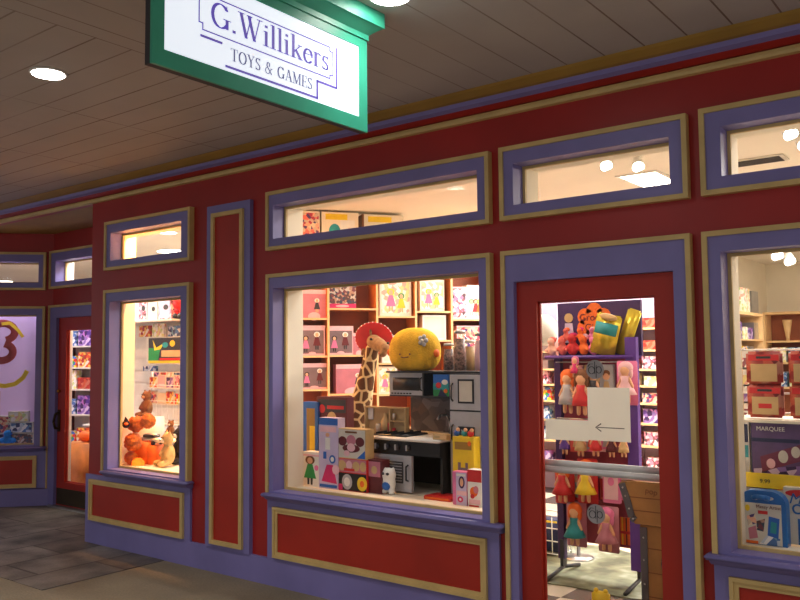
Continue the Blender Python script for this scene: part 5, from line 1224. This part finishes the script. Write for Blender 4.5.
band([(.022, 0.01), (.022, zl*.25), (.022, zl*.5), (.022, zl*.75), (.022, zl-.02)], 0, 'body_band')
mb = MB(); pts = arc(.20, zl*.62, .06, .075, 60, 300, 12); mb.path([(p_[0], -.02, p_[1]) for p_ in pts], .008, 'iron', 8); mb.build('ring_handle', t)
text_mesh('lid_lettering', 'pop up', .05, 'brown', t, (.12, -.034, zl2-.055), (R(90), R(8), 0), .0008)
mb = MB(); mb.box((-lw*.9, .0, zl2+.02), (.60, .36, zl2+.035), 'palepink'); mb.box((-lw*.6, .05, zl2+.035), (.5, .3, zl2+.05), 'tan')
tag(mb.build('folded_blanket', None, (xb0, CY, 0)), 'folded pale pink cloth on top of the wooden chest', 'blanket')
q = at(601, 599, .55); t = thing('toy_block', 'yellow plastic toy just showing at the bottom of the door glass', 'toy', (q.x, .55, 0))
zq = at(601, 590, .55).z
mb = MB(); mb.rbox((-.05, -.03, 0), (.05, .03, max(.05, zq-.01)), 'yellow', .01); mb.build('body', t)
mb = MB(); mb.ball((-.03, 0, max(.05, zq-.01)+.006), .014, 'yellow'); mb.ball((.03, 0, max(.05, zq-.01)+.006), .014, 'yellow'); mb.build('stud', t)

# ------------------------------------------------------------------ back wall shelving seen behind the rack
BY = 4.55
t = thing('wall_shelving', 'pale wall shelves crowded with small toys behind the purple post', 'shelving', (-4.78, BY, 0))
mb = MB(); mb.box((-1.9, .40, 0), (1.6, .42, 2.25), 'lilac'); mb.build('back_panel', t)
zl_ = [at(650, y_, BY).z for y_ in (470, 445, 425, 410, 398, 384, 368, 352)]
zl_ = [.35, .62, .86, 1.08, 1.27, 1.45, 1.66, 1.9]
for z_ in zl_: mb = MB(); mb.box((-1.9, 0, z_-.02), (1.6, .4, z_), 'maple'); mb.build('shelf_board', t)
for x_ in (-1.9, -.75, .4, 1.58): mb = MB(); mb.box((x_, 0, 0), (x_+.02, .4, 2.25), 'lilac'); mb.build('upright', t)
rr = random.Random(3)
nmk = {'bright': 'multicoloured', 'warm': 'orange', 'cool': 'blue', 'violetp': 'violet', 'whitebox': 'cream', 'redpk': 'red', 'pinkdoll': 'pink', 'kids': 'plum', 'silver': 'silver'}
orw = ['bottom', 'second', 'third', 'fourth', 'fifth', 'sixth', 'seventh', 'top']
for i, z_ in enumerate(zl_):
    for j in range(6):
        k = rr.choice(list(nmk)); x_ = -4.62+j*.265; h_ = rr.uniform(.10, .16)
        carton('toy_box', '%s pack on the %s of the wall shelves, %s from left' % (nmk[k], orw[i]+' shelf', ('first','second','third','fourth','fifth','sixth','seventh','eighth','ninth','tenth','eleventh','twelfth')[j]), 'toy package', (x_, BY+.06, z_), (rr.uniform(.15, .22), .15, h_), k, (), 0, 'toy packs on the wall shelves')
q = at(650, 354, BY-.6)
mb = MB(); mb.ball((q.x, BY+.2, 2.03), (.16, .12, .13), 'tgreen', 16); mb.ball((q.x+.1, BY+.15, 2.1), .07, 'tgreen', 12); tag(mb.build('plush_frog'), 'green plush on top of the wall shelves behind the purple post', 'plush toy')
mb = MB(); mb.box((-4.35, 4.93, 2.28), (-3.52, 4.99, 3.0), mat('lime_paint', (176, 214, 96), .6)); struct(mb.build('trim_lime_bulkhead'))
mb = MB(); mb.box((-3.9, 4.93, 0), (-3.52, 4.99, 2.27), 'lilac'); struct(mb.build('wall_lilac_panel'))

# ------------------------------------------------------------------ right-hand window
WY = .62
fx = thing('wire_fixture', 'pale wire and glass display fixture behind the right-hand window', 'display rack', (-.85, WY, 0))
zA, zB, zC, zD = at(765, 348, WY).z, at(765, 384, WY).z, at(765, 418, WY).z, at(765, 482, WY).z
xL = at(742, 420, WY).x+.85
mb = MB()
for x_ in (xL, .35, 1.25): mb.cyl((x_, .02, 0), (x_, .02, zA+.10), .008, 'tan', 8)
for z_ in (zA-.01, zB-.05, zC+.03, zC-.11): mb.cyl((xL, .01, z_), (1.25, .01, z_), .005, 'white', 8)
mb.build('wire_frame', fx)
mb = MB(); mb.box((xL-.03, -.16, zC-.014), (1.28, .2, zC), 'cream'); mb.build('shelf', fx)
mb = MB(); mb.box((xL-.02, -.20, zD+.0), (1.28, .2, zD+.012), 'yellow'); mb.box((xL-.02, -.21, zD-.0), (1.28, -.20, zD+.075), 'yellow'); mb.build('price_strip_shelf', fx)
mb = MB(); mb.box((xL-.03, -.2, DK-.3), (1.28, .2, DK-.02), 'cream'); mb.build('base_box', fx)
text_mesh('price_text', '9.99', .03, 'dark', fx, (xL+.16, -.2115, zD+.025), (R(90), 0, 0), .0006)
for i in range(4):
    for r_, z_ in enumerate((zB, zC)):
        px = 767+i*33.5; q = at(767, 380, WY); x_ = q.x+i*.215; zb_ = z_+.006 if r_ else z_-.002
        t = thing('hang_pack', 'red and tan hanging pack, %s row, %s from left, in right-hand window' % (('upper', 'lower')[r_], ('first', 'second', 'third', 'fourth')[i]), 'toy package', (x_, WY-.06, zb_ if r_ else zb_), 0, 'red hanging packs in the right-hand window')
        w_, h_ = .185, (zA-zB)*.92
        mb = MB(); mb.rbox((-w_/2, 0, 0), (w_/2, .035, h_), 'redpk', .012); mb.build('pack', t)
        mb = MB(); mb.box((-w_*.36, -.002, h_*.10), (w_*.36, 0, h_*.62), 'tan'); mb.box((-w_*.18, -.003, h_*.28), (w_*.18, -.002, h_*.42), ('tan', 'redt', 'tan', 'brown')[(i+r_) % 4]); mb.build('label_panel', t)
        mb = MB(); mb.box((-w_*.42, -.002, h_*.72), (w_*.42, 0, h_*.90), 'redt'); mb.box((-w_*.2, -.003, h_*.78), (w_*.2, -.002, h_*.85), 'dark'); mb.build('title_strip', t)
        mb = MB(); mb.cyl((0, .035, h_*.97), (0, .08, h_*.97), .004, 'silver', 6); mb.build('hook', t)
# marquee box
a = at(752, 470, WY-.12); zm0 = zD+.012; zm1 = at(775, 421, WY-.12).z; w_ = .44; h_ = zm1-zm0
t = thing('craft_kit_box', 'purple craft kit box lettered MARQUEE on the yellow-edged shelf', 'toy box', (a.x+w_/2, WY-.12, zm0))
mb = MB(); mb.box((-w_/2, 0, 0), (w_/2, .09, h_), 'navy'); mb.build('carton', t)
M['mauve'] = mat('mauve_print', (96, 72, 120), .5, var=.15, scale=9); M['dpink'] = mat('plum_print', (120, 50, 80), .5)
mb = MB(); fa(mb, w_, h_, 0, [('r', .01, .02, .99, .98, 'mauve'), ('t', [(.01, .02), (.99, .02), (.99, .38), (.01, .22)], 'violetp'), ('t', [(.12, .18), (.80, .50), (.86, .70), (.70, .72), (.10, .42)], 'dpink'), ('d', .22, .32, .05, .08, 'palepink'), ('d', .36, .44, .055, .1, 'offwhite'), ('d', .50, .52, .05, .09, 'offwhite'), ('d', .63, .60, .045, .08, 'offwhite'), ('d', .8, .8, .14, .14, 'violet'), ('d', .8, .8, .08, .08, 'mauve'), ('r', .01, .66, .55, .72, 'navy')]); mb.build('printed_front', t)
text_mesh('title_lettering', 'MARQUEE', .031, 'white', t, (-w_*.27, -.0045, h_*.84), (R(90), 0, 0), .0006)
a = at(747, 470, WY-.12)
carton('craft_kit_box', 'teal and grey box edge to the left of the purple craft kit', 'toy box', (a.x-.012, WY-.115, zm0), (.055, .09, h_*.98), 'silver', [('r', .1, .4, .9, .6, 'teal'), ('r', .1, .05, .9, .35, 'grey'), ('r', .1, .65, .9, .95, 'navy')])
# blue case with white card
zc0 = .66; a = at(740, 552, .24); b = at(788, 552, .24)
t = thing('art_case', 'blue plastic carry case with a white card front standing at the window', 'toy case', ((a.x+b.x)/2, .24, zc0))
w_ = b.x-a.x; h_ = at(764, 491, .24).z-zc0
poly = [(-w_/2, 0), (w_/2, 0), (w_/2, h_*.72)]+[(w_/2-h_*.26+h_*.26*math.cos(R(a_)), h_*.74+h_*.26*math.sin(R(a_))) for a_ in (0, 20, 40, 60, 80, 90)]+[(-w_/2+h_*.26+h_*.26*math.cos(R(a_)), h_*.74+h_*.26*math.sin(R(a_))) for a_ in (90, 110, 130, 150, 170, 180)]
M['caseblue'] = mat('case_blue', (26, 104, 180), .35)
mb = MB(); mb.prism(poly, 1, 0, .07, 'caseblue'); mb.build('case_shell', t)
mb = MB(); mb.path([(-w_*.18, -.008, h_*.86), (-w_*.1, -.014, h_*.89), (w_*.1, -.014, h_*.89), (w_*.18, -.008, h_*.86)], .012, 'caseblue', 8); mb.disc(-w_*.14, h_*.86, .018, -.003, 0, 'offwhite', 12, .010); mb.disc(w_*.12, h_*.87, .03, -.003, 0, 'offwhite', 12, .010); mb.build('handle', t)
mb = MB(); fa(mb, w_, h_, -.002, [('r', .13, .03, .9, .77, 'offwhite'), ('t', [(.18, .52), (.36, .58), (.38, .4), (.2, .34)], 'kids'), ('t', [(.38, .44), (.56, .50), (.52, .26), (.38, .28)], 'photo'), ('t', [(.2, .30), (.36, .36), (.4, .14), (.22, .10)], 'pinkb'), ('t', [(.42, .03), (.84, .03), (.86, .16), (.6, .22)], 'cool'), ('t', [(.6, .2), (.82, .16), (.86, .52), (.64, .55)], 'blue'), ('t', [(.66, .26), (.78, .24), (.8, .44), (.68, .46)], 'teal'), ('d', .2, .67, .05, .06, 'yellow'), ('r', .42, .58, .62, .64, 'redt'), ('r', .15, .03, .4, .08, 'orange')]); mb.build('card_front', t)
text_mesh('card_lettering', 'Messy Artist', .023, 'maroon', t, (w_*.14, -.0072, h_*.685), (R(90), 0, 0), .0006)
a = at(784, 556, .30)
w_ = .42; z1 = at(790, 488, .34).z
t = thing('craft_kit_box', 'white box with red oval and large blue lettering at the right edge of the frame', 'toy box', (a.x+w_/2-.005, .36, zc0))
h_ = z1-zc0
mb = MB(); mb.box((-w_/2, 0, 0), (w_/2, .08, h_), 'offwhite'); mb.build('carton', t)
mb = MB(); fa(mb, w_, h_, 0, [('d', .22, .90, .2, .07, 'redt'), ('r', .15, .0, .6, .46, 'caseblue'), ('r', .65, .0, .97, .5, 'bright')]); mb.build('printed_front', t)
text_mesh('title_lettering', 'Mag', .075, 'caseblue', t, (-w_*.30, -.003, h_*.72), (R(90), 0, 0), .0006, shear=.3)
text_mesh('title_lettering', 'op', .11, 'caseblue', t, (-w_*.28, -.003, h_*.54), (R(90), 0, 0), .0006)
mb = MB(); z_ = at(765, 491, .45).z
for i, (px, k) in enumerate(((752, 'darkpurple'), (762, 'maroon'), (772, 'dark'), (780, 'redt'))):
    q = at(px, 490, .62); carton('toy_package', '%s package under the yellow price strip' % ('deep purple', 'maroon', 'dark grey', 'bright red')[i], 'toy package', (q.x, .60, .66 if 0 else DK-.02), (.075, .05, zD-DK+.0), k, [('r', .1, .8, .9, .95, 'grey'), ('d', .5, .6, .25, .04, 'orange')], 0, 'packages under the price strip')

# packs column at left of the fixture, deeper
for i in range(6):
    q = at(743.5, 355+i*17, 1.3); carton('hang_pack', 'pale pack on the peg stand in the right-hand window, %s from the top' % ('first', 'second', 'third', 'fourth', 'fifth', 'lowest')[i], 'toy package', (q.x, 1.3, q.z-.09), (.13, .03, .12), 'white', [('r', .1, .1, .9, .6, ('pinkdoll', 'whitebox', 'violetp')[i % 3]), ('d', .3, .6, .15, .2, 'yellow')], 0, 'pale packs behind the right-hand window')
q = at(743.5, 400, 1.3); mb = MB(); mb.box((q.x-.09, 1.335, 0), (q.x+.09, 1.36, 1.62), 'offwhite'); mb.box((q.x-.16, 1.25, 0), (q.x+.16, 1.5, .03), 'offwhite'); tag(mb.build('pegboard_stand'), 'narrow white peg stand carrying the pale packs', 'display rack')
# shelving against the side wall, rear right room
def pst(px, Y): return at(px, 400, Y).x
zst = at(758, 311, 7.5).z
t = thing('tall_bookcase', 'pale maple bookcase of toys along the side wall seen through the right-hand window', 'shelving', (-3.48, 6.4, 0))
mb = MB(); mb.box((0, 0, zst-.04), (.42, 2.1, zst), 'maple'); mb.build('top_board', t)
mb = MB(); mb.box((0, 2.06, 0), (.42, 2.1, zst-.04), 'maple'); mb.build('end_panel', t); mb = MB(); mb.box((0, 0, 0), (.42, .04, zst-.04), 'maple'); mb.build('end_panel', t)
mb = MB(); mb.box((0, .04, 0), (.03, 2.06, zst-.04), 'lilac'); mb.build('back_panel', t)
for i, z_ in enumerate((.5, .85, 1.2, 1.5, 1.8)):
    mb = MB(); mb.box((.03, .04, z_-.02), (.42, 2.06, z_), 'maple'); mb.build('shelf_board', t)
    for j in range(7):
        k = rr.choice(list(nmk)); o = carton('toy_box', '%s toy box, %s shelf of the maple bookcase, %s from near end' % (nmk[k], ('lowest', 'second', 'third', 'fourth', 'top')[i], ('first', 'second', 'third', 'fourth', 'fifth', 'sixth', 'seventh')[j]), 'toy box', (-3.12, 6.62+j*.285, z_), (.22, .2, rr.uniform(.16, .25)), k, (), R(90), 'toy boxes on the maple bookcase')
for i, (y_, k, h_, lb) in enumerate(((6.0, 'kids', .26, 'plum boxed toy on top of the maple bookcase, nearest'), (6.45, 'tgreen', .26, 'green toy on top of the maple bookcase'), (6.95, 'whitebox', .34, 'tall cream box on top of the maple bookcase'), (7.4, 'silver', .32, 'silvery box on top of the maple bookcase, farthest'))):
    if k == 'tgreen':
        mb = MB(); mb.ball((-3.25, y_+.85, zst+.13), (.11, .11, .13), 'tgreen', 14); mb.ball((-3.25, y_+.85, zst+.26), .06, 'dark', 10); tag(mb.build('toy_figure'), lb, 'toy')
    else: carton('toy_box', lb, 'toy box', (-3.10, y_+.85, zst), (.34, .2, h_), k, (), R(90), 'boxes on top of the maple bookcase')
# rear wall cubbies
zr_ = at(790, 314, 10.2).z
t = thing('rear_bookcase', 'brown backed maple bookcase on the rear wall seen through the right-hand window', 'shelving', (-3.47, 10.15, 0))
mb = MB(); mb.box((0, .38, 0), (3.6, .42, zr_), 'wooddk'); mb.build('back_panel', t)
mb = MB(); mb.box((0, 0, zr_), (3.6, .42, zr_+.04), 'maple'); mb.build('top_board', t)
for x_ in (0, .9, 1.8, 2.7, 3.56): mb = MB(); mb.box((x_, 0, 0), (x_+.04, .38, zr_), 'maple'); mb.build('divider', t)
for z_ in (.6, 1.05, 1.45, 1.80):
    for c in range(4): mb = MB(); mb.box((c*.9+.04, 0, z_-.03), (c*.9+.9, .38, z_), 'maple'); mb.build('shelf_board', t)
for c in range(4):
    for i, z_ in enumerate((1.05, 1.45)):
        for j in range(3):
            k = ('cool', 'whitebox', 'cool', 'pinkdoll')[(c+i+j) % 4]
            carton('toy_box', '%s box in the rear bookcase, column %s, %s shelf, %s one' % (nmk[k], ('one', 'two', 'three', 'four')[c], ('lower', 'middle')[i], ('left', 'centre', 'right')[j]), 'toy box', (-3.47+c*.9+.2+j*.26, 10.25, z_), (.22, .2, .24), k, (), 0, 'boxes in the rear bookcase')
q = at(787, 352, 10.2); mb = MB(); mb.lathe([(.03, 0), (.03, .05), (.07, .30), (.075, .34)], 'maple', 14); tag(mb.build('wooden_vase', None, (q.x, 10.3, 1.80)), 'pale slim vase on the upper shelf of the rear bookcase', 'vase')

# ------------------------------------------------------------------ camera and world
cam_d = bpy.data.cameras.new('camera'); cam = bpy.data.objects.new('camera', cam_d); COL.objects.link(cam)
cam_d.sensor_width = 36.0; cam_d.lens = 816.235/800*36.0; cam_d.clip_start = 0.6
rt = Vector((0.7919880575, 0.6104568538, -0.0098664253)); up = Vector((0.0487421028, -0.0471113288, 0.9976997194)); fw = Vector((-0.6085878113, 0.7906471731, 0.0670665606))
mw = Matrix((( rt.x, up.x, -fw.x, 0.0), (rt.y, up.y, -fw.y, -4.15), (rt.z, up.z, -fw.z, 1.63), (0, 0, 0, 1)))
cam.matrix_world = mw
SC.camera = cam
w = bpy.data.worlds.new('world'); SC.world = w; w.use_nodes = True
w.node_tree.nodes['Background'].inputs['Color'].default_value = (0.56, 0.54, 0.56, 1); w.node_tree.nodes['Background'].inputs['Strength'].default_value = 0.8
SC.view_settings.view_transform = 'Standard'; SC.view_settings.look = 'None'; SC.view_settings.gamma = 1.0
SC.view_settings.use_curve_mapping = False; SC.view_settings.exposure = EXPOSURE
